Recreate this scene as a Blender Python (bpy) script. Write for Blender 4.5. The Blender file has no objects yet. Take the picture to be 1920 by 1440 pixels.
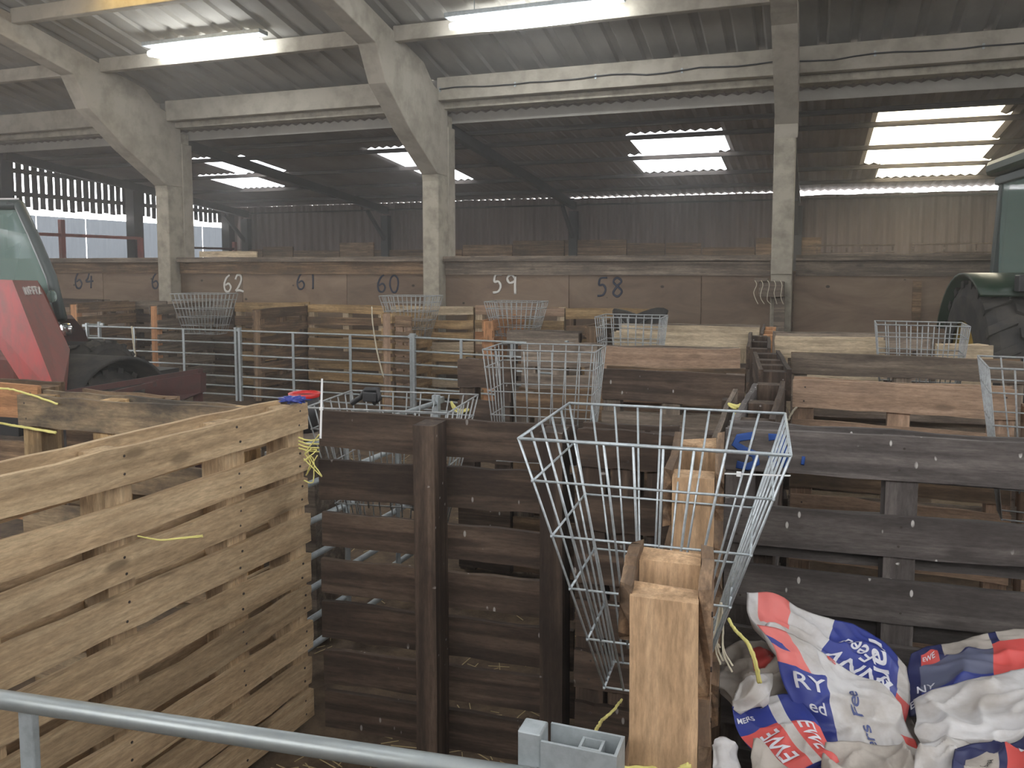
import bpy, bmesh, math, random
from math import sin, cos, pi, radians, atan, tan, sqrt
from mathutils import Vector, Matrix, noise
random.seed(7)
R = random.Random(11)
SC = bpy.context.scene
COL = SC.collection

# ------------------------------------------------------------------ camera
F = 1550.0; PX, PY = 960.0, 620.0; H = 1.71
YAW = radians(20); PIT = atan(120 / F)
FW = Vector((-sin(YAW)*cos(PIT), cos(YAW)*cos(PIT), -sin(PIT)))
RT = Vector((cos(YAW), sin(YAW), 0)); UP = RT.cross(FW)
CAM = Vector((0, 0, H))
cd = bpy.data.cameras.new('camera'); co = bpy.data.objects.new('camera', cd); COL.objects.link(co)
co.matrix_world = Matrix(((RT.x, UP.x, -FW.x, 0), (RT.y, UP.y, -FW.y, 0), (RT.z, UP.z, -FW.z, H), (0, 0, 0, 1)))
cd.sensor_width = 36; cd.lens = F / 1920 * 36; cd.shift_y = -(720 - PY) / 1920; cd.clip_start = .05; cd.clip_end = 300
SC.camera = co

def at(u, v, x=None, y=None, z=None):
    r = FW + (u - PX) / F * RT - (v - PY) / F * UP
    s = (z - H) / r.z if z is not None else (y / r.y if y is not None else x / r.x)
    return CAM + s * r

# ------------------------------------------------------------------ materials
def newmat(name):
    m = bpy.data.materials.new(name); m.use_nodes = True
    nt = m.node_tree; b = nt.nodes['Principled BSDF']
    return m, nt, b
def N(nt, t, **k):
    n = nt.nodes.new(t)
    for a, v in k.items():
        if a.startswith('i_'): n.inputs[a[2:].replace('_', ' ')].default_value = v
        else: setattr(n, a, v)
    return n
def ramp(nt, src, stops):
    r = N(nt, 'ShaderNodeValToRGB'); e = r.color_ramp.elements
    while len(e) < len(stops): e.new(.5)
    for el, (p, c) in zip(e, stops):
        el.position = p; el.color = c if len(c) == 4 else (*c, 1)
    nt.links.new(src, r.inputs[0]); return r
def mapped(nt, scale, rnd=True, coord='Object'):
    tc = N(nt, 'ShaderNodeTexCoord'); mp = N(nt, 'ShaderNodeMapping'); mp.inputs['Scale'].default_value = scale
    nt.links.new(tc.outputs[coord], mp.inputs[0])
    if rnd:
        oi = N(nt, 'ShaderNodeObjectInfo'); m = N(nt, 'ShaderNodeMath', operation='MULTIPLY'); m.inputs[1].default_value = 37
        nt.links.new(oi.outputs['Random'], m.inputs[0]); nt.links.new(m.outputs[0], mp.inputs['Location'])
    return mp
def mix(nt, fac, a, b, mode='MIX'):
    m = N(nt, 'ShaderNodeMix', data_type='RGBA', blend_type=mode)
    for s, v in ((0, fac), (6, a), (7, b)):
        if hasattr(v, 'is_linked') or hasattr(v, 'links'): nt.links.new(v, m.inputs[s])
        else: m.inputs[s].default_value = v if s == 0 else ((*v, 1) if len(v) == 3 else v)
    return m.outputs[2]
def wood(name, base, dark, grime=.3, grimecol=(.05, .045, .04), spots=0.0, rough=.85, var=.25, knots=.6, gth=.45):
    m, nt, b = newmat(name); L = nt.links.new
    g = N(nt, 'ShaderNodeTexNoise', i_Scale=1.0, i_Detail=4.0, i_Roughness=.6, i_Distortion=.4)
    L(mapped(nt, (1.3, 28, 28)).outputs[0], g.inputs[0])
    r = ramp(nt, g.outputs[0], [(.36, tuple(c*.8 for c in dark)), (.48, dark), (.62, base)])
    fn = N(nt, 'ShaderNodeTexNoise', i_Scale=1.0, i_Detail=5.0, i_Roughness=.75); L(mapped(nt, (22, 120, 120)).outputs[0], fn.inputs[0])
    fr = ramp(nt, fn.outputs[0], [(.3, (.62,)*3), (.65, (1.12,)*3)])
    col = mix(nt, 1.0, r.outputs[0], fr.outputs[0], 'MULTIPLY')
    if knots:
        v = N(nt, 'ShaderNodeTexVoronoi', i_Scale=1.0); v.inputs['Randomness'].default_value = 1
        L(mapped(nt, (3.2, 9, 9)).outputs[0], v.inputs[0])
        kr = ramp(nt, v.outputs[0], [(.09, (knots,)*3), (.17, (0, 0, 0))])
        col = mix(nt, kr.outputs[0], col, tuple(c*.35 for c in dark))
    gn = N(nt, 'ShaderNodeTexNoise', i_Scale=1.0, i_Detail=6.0, i_Roughness=.65)
    L(mapped(nt, (3.0, 5.5, 5.5)).outputs[0], gn.inputs[0])
    gr = ramp(nt, gn.outputs[0], [(gth, (0, 0, 0)), (gth+.22, (grime,)*3)])
    col = mix(nt, gr.outputs[0], col, grimecol)
    if spots:
        v = N(nt, 'ShaderNodeTexVoronoi', i_Scale=1.0)
        L(mapped(nt, (26, 26, 11)).outputs[0], v.inputs[0])
        wn = N(nt, 'ShaderNodeTexNoise', i_Scale=7.0); L(mapped(nt, (1, 1, 1)).outputs[0], wn.inputs[0])
        a = ramp(nt, v.outputs[0], [(.10, (1, 1, 1)), (.14, (0, 0, 0))]); c = ramp(nt, wn.outputs[0], [(.52, (0, 0, 0)), (.56, (spots,)*3)])
        col = mix(nt, mix(nt, 1.0, a.outputs[0], c.outputs[0], 'MULTIPLY'), col, (.62, .6, .56))
    oi = N(nt, 'ShaderNodeObjectInfo')
    vr = N(nt, 'ShaderNodeMapRange'); vr.inputs[3].default_value = 1 - var; vr.inputs[4].default_value = 1 + var*.6
    L(oi.outputs['Random'], vr.inputs[0])
    h = N(nt, 'ShaderNodeHueSaturation'); L(vr.outputs[0], h.inputs['Value']); L(col, h.inputs['Color'])
    L(h.outputs[0], b.inputs['Base Color']); b.inputs['Roughness'].default_value = rough
    b.inputs['Specular IOR Level'].default_value = .25
    bp = N(nt, 'ShaderNodeBump'); bp.inputs['Strength'].default_value = .35; bp.inputs['Distance'].default_value = .003
    L(g.outputs[0], bp.inputs['Height']); L(bp.outputs[0], b.inputs['Normal'])
    return m
def plain(name, col, rough=.6, metal=0.0, var=0.0, vscale=6.0, vcol=None, spec=.5, coat=0, bump=0.0, rnd=False):
    m, nt, b = newmat(name); b.inputs['Roughness'].default_value = rough; b.inputs['Metallic'].default_value = metal
    b.inputs['Specular IOR Level'].default_value = spec; b.inputs['Coat Weight'].default_value = coat
    b.inputs['Base Color'].default_value = (*col, 1)
    if var:
        n = N(nt, 'ShaderNodeTexNoise', i_Scale=vscale, i_Detail=6.0, i_Roughness=.65)
        nt.links.new(mapped(nt, (1, 1, 1), rnd).outputs[0], n.inputs[0])
        r = ramp(nt, n.outputs[0], [(.42, (0, 0, 0)), (.65, (var,)*3)])
        nt.links.new(mix(nt, r.outputs[0], col, vcol or tuple(c*.4 for c in col)), b.inputs['Base Color'])
        if bump:
            bp = N(nt, 'ShaderNodeBump'); bp.inputs['Strength'].default_value = bump; bp.inputs['Distance'].default_value = .01
            nt.links.new(n.outputs[0], bp.inputs['Height']); nt.links.new(bp.outputs[0], b.inputs['Normal'])
    return m
M = {}
M['pine'] = wood('fresh_pine', (.60, .45, .275), (.51, .365, .215), .3, (.15, .105, .065), var=.18, knots=.75)
M['pinemould'] = wood('mouldy_pine', (.40, .30, .18), (.28, .20, .12), .9, (.045, .042, .038), var=.15, gth=.40)
M['dark'] = wood('old_dark_wood', (.128, .09, .064), (.07, .049, .036), .5, (.025, .02, .018), spots=.5, var=.3, knots=.4)
M['charcoal'] = wood('weathered_charcoal_wood', (.17, .15, .138), (.11, .097, .09), .6, (.05, .042, .038), spots=.95, var=.2, knots=.5)
M['grey'] = wood('weathered_grey_wood', (.31, .25, .19), (.19, .15, .115), .5, (.07, .055, .045), var=.3)
M['brown'] = wood('dirty_brown_wood', (.30, .20, .12), (.17, .11, .065), .6, (.05, .04, .03), var=.35)
M['tan'] = wood('pinkish_tan_wood', (.48, .33, .225), (.36, .24, .16), .4, (.10, .075, .06), var=.2)
M['pale'] = wood('pale_wood', (.70, .58, .40), (.54, .43, .29), .35, (.2, .15, .1), var=.15)
M['orange'] = wood('orange_wood', (.62, .32, .155), (.47, .235, .11), .3, (.15, .09, .05), var=.2)
M['olive'] = wood('yellowed_wood', (.56, .39, .20), (.38, .25, .12), .5, (.09, .065, .04), var=.35)
M['endgrain'] = wood('fresh_cut_wood', (.62, .42, .25), (.52, .34, .195), .25, (.25, .17, .1), var=.08, knots=.3)
M['rough'] = wood('rough_split_wood', (.42, .28, .17), (.2, .13, .08), .6, (.09, .07, .055), var=.2)
M['nail'] = plain('rusty_nail', (.035, .025, .02), .7)
M['galv'] = plain('galvanised_steel', (.36, .39, .38), .45, .65, .5, 40, (.30, .33, .34), rnd=True)
M['wire'] = plain('galvanised_wire', (.47, .52, .54), .42, .55, .6, 60, (.27, .30, .31), rnd=True)
M['wireold'] = plain('dull_wire', (.33, .345, .34), .6, .25, .6, 50, (.16, .16, .155), rnd=True)
M['galvdull'] = plain('dull_galvanised_steel', (.40, .44, .45), .5, .4, .6, 30, (.25, .28, .28))
M['concrete'] = plain('limewashed_concrete', (.38, .345, .275), .9, 0, .85, 5.2, (.20, .18, .14), .2, bump=.4)
M['concrete_b'] = plain('flaking_concrete', (.385, .35, .285), .9, 0, .7, 4, (.23, .205, .16), .2, bump=.4)
M['darksteel'] = plain('dark_steel', (.055, .052, .05), .8, 0, .5, 6, (.03, .03, .03), .2)  # plain dark tone for the low roof's rafters and posts
M['darkwood'] = wood('dark_timber', (.10, .085, .07), (.05, .04, .035), .5, var=.2)  # plain dark tone for the low roof's purlins and rails
M['red'] = plain('faded_red_paint', (.42, .024, .018), .6, 0, .6, 5, (.15, .04, .028), .25)
M['redbrown'] = plain('dusty_and_shaded_red_paint', (.21, .055, .038), .65, 0, .7, 6, (.12, .06, .045))  # dusty red; on the boom it stands for the shaded faces
M['rust'] = plain('rusty_red_steel', (.06, .022, .018), .85, 0, .7, 10, (.035, .022, .018), bump=.4)
M['whitepaint'] = plain('white_lettering', (.62, .6, .57), .6)
M['black'] = plain('black_plastic', (.02, .02, .021), .5)
M['rubber'] = plain('dusty_rubber', (.035, .034, .033), .85, 0, .7, 5, (.085, .075, .062), .2, bump=.3)
M['cabframe'] = plain('dark_cab_frame', (.06, .075, .07), .45)
M['green'] = plain('dark_green_paint', (.010, .032, .016), .4, 0, .5, 6, (.03, .04, .025))
M['yellow'] = plain('yellow_rim_paint', (.42, .27, .03), .55, 0, .6, 8, (.12, .085, .04))
M['lampglass'] = plain('orange_lamp_lens', (.75, .16, .03), .25)
M['chrome'] = plain('lamp_chrome', (.7, .7, .7), .15, .9)
M['twine'] = plain('yellow_twine', (.66, .60, .20), .7)
M['twinepale'] = plain('pale_string', (.55, .5, .38), .8)
M['ziptie'] = plain('white_nylon', (.75, .76, .76), .4)
M['blueplastic'] = plain('blue_plastic', (.02, .04, .26), .3)
M['redplastic'] = plain('red_plastic', (.5, .02, .02), .35)
M['bluepaint'] = plain('blue_stock_paint', (.012, .06, .25), .6)
M['navy'] = plain('dark_blue_number_paint', (.018, .026, .048), .8)
M['numwhite'] = plain('white_number_paint', (.62, .6, .55), .8)
M['sackw'] = plain('white_paper_sack', (.58, .57, .56), .55, 0, .7, 7, (.34, .30, .25), bump=.25, rnd=True)
M['sackgrey'] = plain('dirty_paper_sack', (.42, .38, .33), .6, 0, .7, 9, (.23, .20, .17), bump=.3, rnd=True)
M['sackb'] = plain('blue_sack_print', (.028, .045, .25), .45, 0, .5, 5, (.022, .03, .14))
M['sacknavy'] = plain('navy_sack_print', (.02, .024, .085), .45)
M['sackr'] = plain('red_sack_print', (.62, .085, .075), .5, 0, .4, 6, (.42, .07, .06))
M['sackpink'] = plain('pale_red_sack_print', (.70, .17, .15), .5, 0, .4, 6, (.55, .16, .14))
M['sackslate'] = plain('slate_sack_print', (.10, .11, .17), .5)
M['sackt'] = plain('sack_lettering_white', (.62, .62, .66), .5)
M['sacktb'] = plain('sack_lettering_blue', (.05, .07, .2), .5)

# glass / panes
def glassmat(name, tint, trans=.85, diff=.3):
    m, nt, b = newmat(name); nt.nodes.remove(b); out = nt.nodes['Material Output']
    t = N(nt, 'ShaderNodeBsdfTransparent'); t.inputs[0].default_value = (*tint, 1)
    d = N(nt, 'ShaderNodeBsdfTranslucent'); d.inputs[0].default_value = (*tint, 1)
    mx = N(nt, 'ShaderNodeMixShader'); mx.inputs[0].default_value = diff
    nt.links.new(t.outputs[0], mx.inputs[1]); nt.links.new(d.outputs[0], mx.inputs[2])
    nt.links.new(mx.outputs[0], out.inputs[0]); return m
M['pane'] = glassmat('translucent_roof_sheet', (.80, .83, .86), diff=.25)
M['panewarm'] = glassmat('warm_glare_roof_sheet', (.92, .84, .62), diff=.25)  # tint paints the warm sun glare into the pane
M['paneyellow'] = glassmat('old_yellow_roof_sheet', (.80, .55, .14), diff=.25)
m, nt, b = newmat('cab_glass'); b.inputs['Base Color'].default_value = (.25, .36, .32, 1); b.inputs['Roughness'].default_value = .08
b.inputs['Alpha'].default_value = .55; M['cabglass'] = m
m, nt, b = newmat('tube_glow'); b.inputs['Emission Color'].default_value = (.93, .97, 1, 1); b.inputs['Emission Strength'].default_value = 26; M['tube'] = m

# structure materials
def wallmat(name, c1, c2, scale, stretch=(1, 1, 1), rough=.9, bump=.2):
    m, nt, b = newmat(name); L = nt.links.new
    n = N(nt, 'ShaderNodeTexNoise', i_Scale=scale, i_Detail=8.0, i_Roughness=.7); L(mapped(nt, stretch, True).outputs[0], n.inputs[0])
    r = ramp(nt, n.outputs[0], [(.3, c1), (.7, c2)]); L(r.outputs[0], b.inputs['Base Color']); b.inputs['Roughness'].default_value = rough
    b.inputs['Specular IOR Level'].default_value = .2
    bp = N(nt, 'ShaderNodeBump'); bp.inputs['Strength'].default_value = bump; bp.inputs['Distance'].default_value = .02
    L(n.outputs[0], bp.inputs['Height']); L(bp.outputs[0], b.inputs['Normal']); return m
M['roof'] = wallmat('dusty_fibre_cement', (.24, .225, .195), (.35, .33, .29), 1.6, (1, .35, 1))
M['roofdark'] = wallmat('dark_fibre_cement', (.19, .165, .15), (.28, .25, .23), 1.6, (1, .35, 1))  # darker, browner tone than the main roof sheets
M['sheet'] = wallmat('brown_corrugated_sheet', (.105, .08, .07), (.17, .135, .12), 1.5, (1, 1, .2))
M['palesheet'] = glassmat('pale_translucent_wall_sheet', (.05, .056, .062), diff=.985)
M['straw'] = wallmat('trodden_straw_and_muck', (.05, .035, .025), (.17, .12, .075), 9, rough=1, bump=1.0)
M['slat'] = wood('dark_boarding', (.05, .045, .04), (.03, .026, .024), .4, var=.3, knots=0)
def plymat():
    m, nt, b = newmat('stained_plywood'); L = nt.links.new
    n = N(nt, 'ShaderNodeTexNoise', i_Scale=1.0, i_Detail=6.0, i_Roughness=.65, i_Distortion=.8); L(mapped(nt, (1.2, 1, 3.5)).outputs[0], n.inputs[0])
    r = ramp(nt, n.outputs[0], [(.3, (.135, .092, .066)), (.7, (.25, .185, .13))])
    v = N(nt, 'ShaderNodeTexVoronoi', i_Scale=3.2); L(mapped(nt, (1, 1, 1.3)).outputs[0], v.inputs[0])
    k = ramp(nt, v.outputs[0], [(.06, (.9,)*3), (.085, (0, 0, 0))])
    col = mix(nt, k.outputs[0], r.outputs[0], (.03, .022, .018))
    oi = N(nt, 'ShaderNodeObjectInfo'); vr = N(nt, 'ShaderNodeMapRange'); vr.inputs[3].default_value = .75; vr.inputs[4].default_value = 1.2
    L(oi.outputs['Random'], vr.inputs[0]); h = N(nt, 'ShaderNodeHueSaturation'); L(vr.outputs[0], h.inputs['Value']); L(col, h.inputs['Color'])
    L(h.outputs[0], b.inputs['Base Color']); b.inputs['Roughness'].default_value = .85; b.inputs['Specular IOR Level'].default_value = .2
    return m
M['ply'] = plymat()

# ------------------------------------------------------------------ object helpers
def tag(o, label=None, cat=None, group=None, kind=None):
    if label: o['label'] = label
    if cat: o['category'] = cat
    if group: o['group'] = group
    if kind: o['kind'] = kind
    return o
def empty(name, loc=(0, 0, 0), rz=0.0, label=None, cat=None, group=None, kind=None):
    o = bpy.data.objects.new(name, None); COL.objects.link(o); o.empty_display_size = .1
    o.location = loc; o.rotation_euler = (0, 0, rz); return tag(o, label, cat, group, kind)
class MB:
    def __init__(s): s.v = []; s.f = []; s.mi = []
    def add(s, vs, fs, mi=0):
        k = len(s.v); s.v += [Vector(p) for p in vs]; s.f += [tuple(i + k for i in f) for f in fs]; s.mi += [mi]*len(fs); return s
    def box(s, lo, hi, mi=0, mat=None):
        x0, y0, z0 = lo; x1, y1, z1 = hi
        vs = [Vector(p) for p in ((x0,y0,z0),(x1,y0,z0),(x1,y1,z0),(x0,y1,z0),(x0,y0,z1),(x1,y0,z1),(x1,y1,z1),(x0,y1,z1))]
        if mat is not None: vs = [mat @ p for p in vs]
        return s.add(vs, [(3,2,1,0),(4,5,6,7),(0,1,5,4),(1,2,6,5),(2,3,7,6),(3,0,4,7)], mi)
    def beam(s, a, b, w, h, mi=0, upv=(0, 0, 1)):
        a = Vector(a); b = Vector(b); d = (b - a).normalized(); u = Vector(upv)
        if abs(d.dot(u)) > .98: u = Vector((0, 1, 0))
        r = d.cross(u).normalized(); u = r.cross(d)
        vs = [a + r*sx*w/2 + u*sz*h/2 for sx, sz in ((-1,-1),(1,-1),(1,1),(-1,1))] + [b + r*sx*w/2 + u*sz*h/2 for sx, sz in ((-1,-1),(1,-1),(1,1),(-1,1))]
        return s.add(vs, [(0,3,2,1)[::-1],(4,5,6,7)[::-1],(0,1,5,4)[::-1],(1,2,6,5)[::-1],(2,3,7,6)[::-1],(3,0,4,7)[::-1]], mi)
    def tube(s, pts, r, n=6, mi=0, flat=None):
        pts = [Vector(p) for p in pts]; k = len(s.v); m = len(pts)
        prev = None
        for i, p in enumerate(pts):
            d = (pts[min(i+1, m-1)] - pts[max(i-1, 0)]).normalized()
            if prev is None:
                u = Vector((0, 0, 1)) if abs(d.z) < .9 else Vector((1, 0, 0))
                u = (u - d*u.dot(d)).normalized()
            else: u = (prev - d*prev.dot(d)).normalized()
            prev = u; w = d.cross(u); rr = r[i] if isinstance(r, (list, tuple)) else r
            for j in range(n):
                a = 2*pi*j/n; o = (u*cos(a) + w*sin(a))*rr
                if flat: o = Vector((o.x*flat[0], o.y*flat[1], o.z*flat[2]))
                s.v.append(p + o)
        for i in range(m-1):
            for j in range(n):
                s.f.append((k+i*n+j, k+i*n+(j+1) % n, k+(i+1)*n+(j+1) % n, k+(i+1)*n+j)); s.mi.append(mi)
        s.f.append(tuple(k+j for j in range(n))[::-1]); s.f.append(tuple(k+(m-1)*n+j for j in range(n))); s.mi += [mi, mi]
        return s
    def prism(s, poly, ext, mi=0):
        poly = [Vector(p) for p in poly]; ext = Vector(ext); n = len(poly)
        return s.add(poly + [p + ext for p in poly], [tuple(range(n))[::-1], tuple(range(n, 2*n))] + [(i, (i+1) % n, n+(i+1) % n, n+i) for i in range(n)], mi)
    def lathe(s, prof, c, axis='x', n=24, mi=0):
        k = len(s.v); c = Vector(c)
        for (a, r) in prof:
            for j in range(n):
                t = 2*pi*j/n
                s.v.append(c + (Vector((a, r*cos(t), r*sin(t))) if axis == 'x' else Vector((r*cos(t), a, r*sin(t))) if axis == 'y' else Vector((r*cos(t), r*sin(t), a))))
        for i in range(len(prof)-1):
            for j in range(n): s.f.append((k+i*n+j, k+i*n+(j+1) % n, k+(i+1)*n+(j+1) % n, k+(i+1)*n+j)); s.mi.append(mi)
        return s
    def build(s, name, mats, parent=None, smooth=False, bevel=0, recalc=False):
        me = bpy.data.meshes.new(name); me.from_pydata([tuple(p) for p in s.v], [], s.f)
        if not isinstance(mats, (list, tuple)): mats = [mats]
        for m in mats: me.materials.append(m)
        if len(mats) > 1: me.polygons.foreach_set('material_index', s.mi)
        if recalc:
            bm = bmesh.new(); bm.from_mesh(me); bmesh.ops.recalc_face_normals(bm, faces=bm.faces); bm.to_mesh(me); bm.free()
        if smooth: me.polygons.foreach_set('use_smooth', [True]*len(me.polygons))
        me.update(); o = bpy.data.objects.new(name, me); COL.objects.link(o)
        if parent: o.parent = parent
        if bevel:
            bv = o.modifiers.new('bevel', 'BEVEL'); bv.width = bevel; bv.segments = 2; bv.limit_method = 'ANGLE'
        return o
def struct(name, mb, m, parent=None, **k):
    o = mb.build(name, m, parent, **k)
    if parent is None: o['kind'] = 'structure'
    return o

# a sawn board: local x along the grain, y thickness, z width
def board_mesh(L, W, T, rnd, seg=6, jit=.0012, jag=(0, 0), nails=(), bow=.004, edge=None):
    mb = MB(); rows = []; ph = rnd.uniform(0, 6); am = rnd.uniform(-bow, bow); e = edge if edge is not None else jit
    cw = 5 if (jag[0] or jag[1]) else 1
    for i in range(seg+1):
        t = i/seg; x = L*t
        zc = am*sin(pi*t + ph*.1); yc = am*.6*sin(2*pi*t+ph)
        ring = []
        lowj = rnd.gauss(0, e); hij = rnd.gauss(0, e)
        for (yy, order) in ((0, range(cw+1)), (T, range(cw, -1, -1))):
            for q in order:
                z = q/cw*W; dx = 0
                if i == 0 and jag[0]: dx = rnd.uniform(0, jag[0])
                if i == seg and jag[1]: dx = -rnd.uniform(0, jag[1])
                ring.append(Vector((x+dx, yy+yc, z+zc+(lowj if q == 0 else hij if q == cw else 0))))
        rows.append(ring)
    n = len(rows[0]); vs = [p for r in rows for p in r]; fs = []
    for i in range(seg):
        for j in range(n): fs.append((i*n+j, (i+1)*n+j, (i+1)*n+(j+1) % n, i*n+(j+1) % n))
    fs.append(tuple(range(n))); fs.append(tuple(range(seg*n, seg*n+n))[::-1])
    mb.add(vs, [f[::-1] for f in fs])
    for (nx, nz) in nails:
        k = 6; r = .0042
        mb.add([(nx + r*cos(2*pi*j/k), -.0012, nz + r*sin(2*pi*j/k)) for j in range(k)] + [(nx + r*cos(2*pi*j/k), .002, nz + r*sin(2*pi*j/k)) for j in range(k)],
               [tuple(range(k))] + [(j, (j+1) % k, k+(j+1) % k, k+j) for j in range(k)], 1)
    return mb
VROT = (0, -pi/2, 0)     # stands a board upright
def pallet(label, loc, ang, width=1.0, height=1.2, nf=7, nb=3, mat='brown', bmat=None, bearers=None, fill=.68, thick=.14,
           seed=0, near=False, bow=None, group=None, bw=.09, tilt=0, jag=0, boardmats=None, z0=0.0, name='wooden_pallet', bearmats=None, fj=.15):
    rnd = random.Random(seed*131 + 5); root = empty(name, (loc[0], loc[1], z0), radians(ang), label, 'pallet', group)
    if tilt: root.rotation_euler[0] = radians(tilt)
    bm_ = M[bmat or mat]; T = .021
    bx = bearers if bearers is not None else [0, (width-bw)/2, width-bw]
    yb0 = T if nf else 0.0; yb1 = thick - (T if nb else 0)
    for q, x in enumerate(bx):
        o = board_mesh(height-.012, bw, yb1-yb0, rnd, 4, .001, (jag*.3, jag*.3)).build('bearer', [M[bearmats[q]] if bearmats else bm_, M['nail']], root)
        o.rotation_euler = VROT; o.location = (x+bw, yb0, 0)
    for side, n in ((0, nf), (1, nb)):
        if not n: continue
        pitch = height/n if n >= 5 else (height-.1)/(n-1); w = pitch*fill if n >= 5 else .1
        for i in range(n):
            ww = w*(1 + rnd.uniform(-fj, fj)*.6)
            z = i*pitch + (pitch-w)*(.5 if i < n-1 else 1.0) if n >= 5 else i*pitch
            if n >= 5 and i == n-1: ww = w; z = height - w
            L = width + rnd.uniform(-.006, .006)
            nails = [(x + bw/2 + rnd.uniform(-.01, .01), zz) for x in bx for zz in (ww*.25, ww*.75)] if near and side == 0 else []
            mm = M[boardmats[(i*7+side*3+seed) % len(boardmats)]] if boardmats else M[mat]
            o = board_mesh(L, ww, T, rnd, 10 if near else 5, .0022 if near else .0035, (jag, jag), nails, bow or (.006 if near else .009)).build('deck_board', [mm, M['nail']], root)
            o.location = (rnd.uniform(-.004, .004), 0 if side == 0 else thick-T, z)
            o.rotation_euler = (0, radians(rnd.gauss(0, .35 if near else .5)), 0)
    return root

def rack(label, loc, rz, w=.56, d=.50, w2=.22, d2=.17, h=.62, nx=8, ny=5, nz=6, r=.0028, mat='wire', group='wire hay racks', loc_off=(0, 0), tilt=(0, 0)):
    """tapering wire hay rack; loc = centre of the foot"""
    root = empty('hay_rack', loc, rz, label, 'hay rack', group)
    root.rotation_euler = (tilt[0], tilt[1], rz)
    ox, oy = loc_off
    def corner(i, s):   # s 0 top .. 1 bottom
        sx, sy = ((-1, -1), (1, -1), (1, 1), (-1, 1))[i % 4]
        ww = w + (w2-w)*s; dd = d + (d2-d)*s
        return Vector((sx*ww/2 + ox*(1-s), sy*dd/2 + oy*(1-s), h*(1-s)))
    levels = [0] + [.155 + (1-.155)*((i)/(nz-2)) for i in range(nz-1)]
    mb = MB(); c = [corner(i, 0) for i in range(4)]
    for i in range(4): mb.tube([c[i], c[(i+1) % 4]], r*1.25, 6)
    mb.build('rim', M[mat], root, True)
    for i, nm in enumerate(('front_mesh', 'side_mesh', 'back_mesh', 'side_mesh')):
        mb = MB(); n = nx if i % 2 == 0 else ny
        for q in range(0 if i % 2 == 0 else 1, n+1 if i % 2 == 0 else n):
            t = q/n; a = corner(i, 0).lerp(corner(i+1, 0), t); b_ = corner(i, 1).lerp(corner(i+1, 1), t)
            if i % 2 == 0 and q not in (0, n) and q % 2 == 1:
                b_ = a.lerp(b_, levels[-2]); b_ = b_ + (b_-a).normalized()*.012
            mb.tube([a, b_], r, 6)
        for s in levels[1:]:
            a = corner(i, s); b_ = corner(i+1, s); e = (b_-a).normalized()*(.008 if i % 2 else .004)
            mb.tube([a-e, b_+e], r, 6)
        mb.build(nm, M[mat], root, True)
    mb = MB(); a, b_, c_, d_ = (corner(i, 1) for i in range(4))
    for t in (.33, .66): mb.tube([a.lerp(b_, t), d_.lerp(c_, t)], r, 6)
    mb.build('base_mesh', M[mat], root, True)
    return root

def hurdle(label, loc, rz, L=2.4, h=.92, mids=(.333, .667), group='sheep hurdles', mat='galvdull', r=.011):
    root = empty('sheep_hurdle', loc, rz, label, 'hurdle', group)
    zs = [h-.012 - h*f for f in (0, .17, .335, .49, .63, .765, .885)]
    for z in zs: MB().tube([(0, 0, z), (L, 0, z)], r, 8).build('rail', M[mat], root, True)
    for x in (0, L):
        MB().box((x-.016, -.02, .02), (x+.016, .02, h+.03)).build('end_post', M[mat], root, bevel=.003)
    for f in mids:
        MB().box((L*f-.017, -.016, zs[-1]), (L*f+.017, -.008, zs[0])).build('upright', M[mat], root)
    for x in (0, L):
        s = 1 if x else -1
        MB().box((min(x, x+s*.075), -.014, h-.02), (max(x, x+s*.075), .014, h+.012)).build('coupling', M[mat], root)
    return root

def cord(name, label, pts, r=.003, mat='twine', cat='twine', strands=1, seed=1, parent=None, group=None, sub=6, fray=.006):
    rnd = random.Random(seed); mb = MB()
    P = [Vector(p) for p in pts]
    def cr(t):
        n = len(P)-1; x = min(max(t, 0), .99999)*n; i = int(x); f = x-i
        p0 = P[max(i-1, 0)]; p1 = P[i]; p2 = P[i+1]; p3 = P[min(i+2, n)]
        return .5*((2*p1) + (-p0+p2)*f + (2*p0-5*p1+4*p2-p3)*f*f + (-p0+3*p1-3*p2+p3)*f*f*f)
    for k in range(strands):
        off = Vector((rnd.uniform(-1, 1), rnd.uniform(-1, 1), rnd.uniform(-1, 1)))*fray*(k > 0); n = sub*(len(P)-1)
        mb.tube([cr(i/n) + off*(i/n) + Vector((rnd.uniform(-1, 1), 0, rnd.uniform(-1, 1)))*r*.3 for i in range(n+1)], r, 5)
    o = mb.build(name, M[mat], parent, True)
    if parent is None: tag(o, label, cat, group)
    return o

# ================================================================== THE BARN
BAY = 4.55; CX = [-0.335 + BAY*k for k in range(-3, 3)]       # frame lines: -13.985, -9.435, -4.885, -.335, 4.215, 8.765
XL, XR = CX[0], CX[-1]; YC = 10.4; YB = 17.35; YF = -2.6
SL = math.tan(radians(12.6))
def zmain(y): return 4.30 + (YC+.1 - y)*SL if y > 4 else 4.30 + (YC+.1-4)*SL - (4-y)*SL
def zlean(y): return 3.86 - (y - 10.5)*(.655/6.85)

# ground
mb = MB(); nx, ny = 150, 110; x0, x1, y0, y1 = XL-6, XR+4, YF-6, YB+3
for j in range(ny+1):
    for i in range(nx+1):
        x = x0+(x1-x0)*i/nx; y = y0+(y1-y0)*j/ny
        mb.v.append(Vector((x, y, -.03 + .022*noise.noise(Vector((x*1.7, y*1.7, 0))) + .012*noise.noise(Vector((x*6, y*6, 3))))))
for j in range(ny):
    for i in range(nx):
        a = j*(nx+1)+i; mb.f.append((a, a+1, a+nx+2, a+nx+1)); mb.mi.append(0)
fl = struct('floor', mb, M['straw'], smooth=True)
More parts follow.
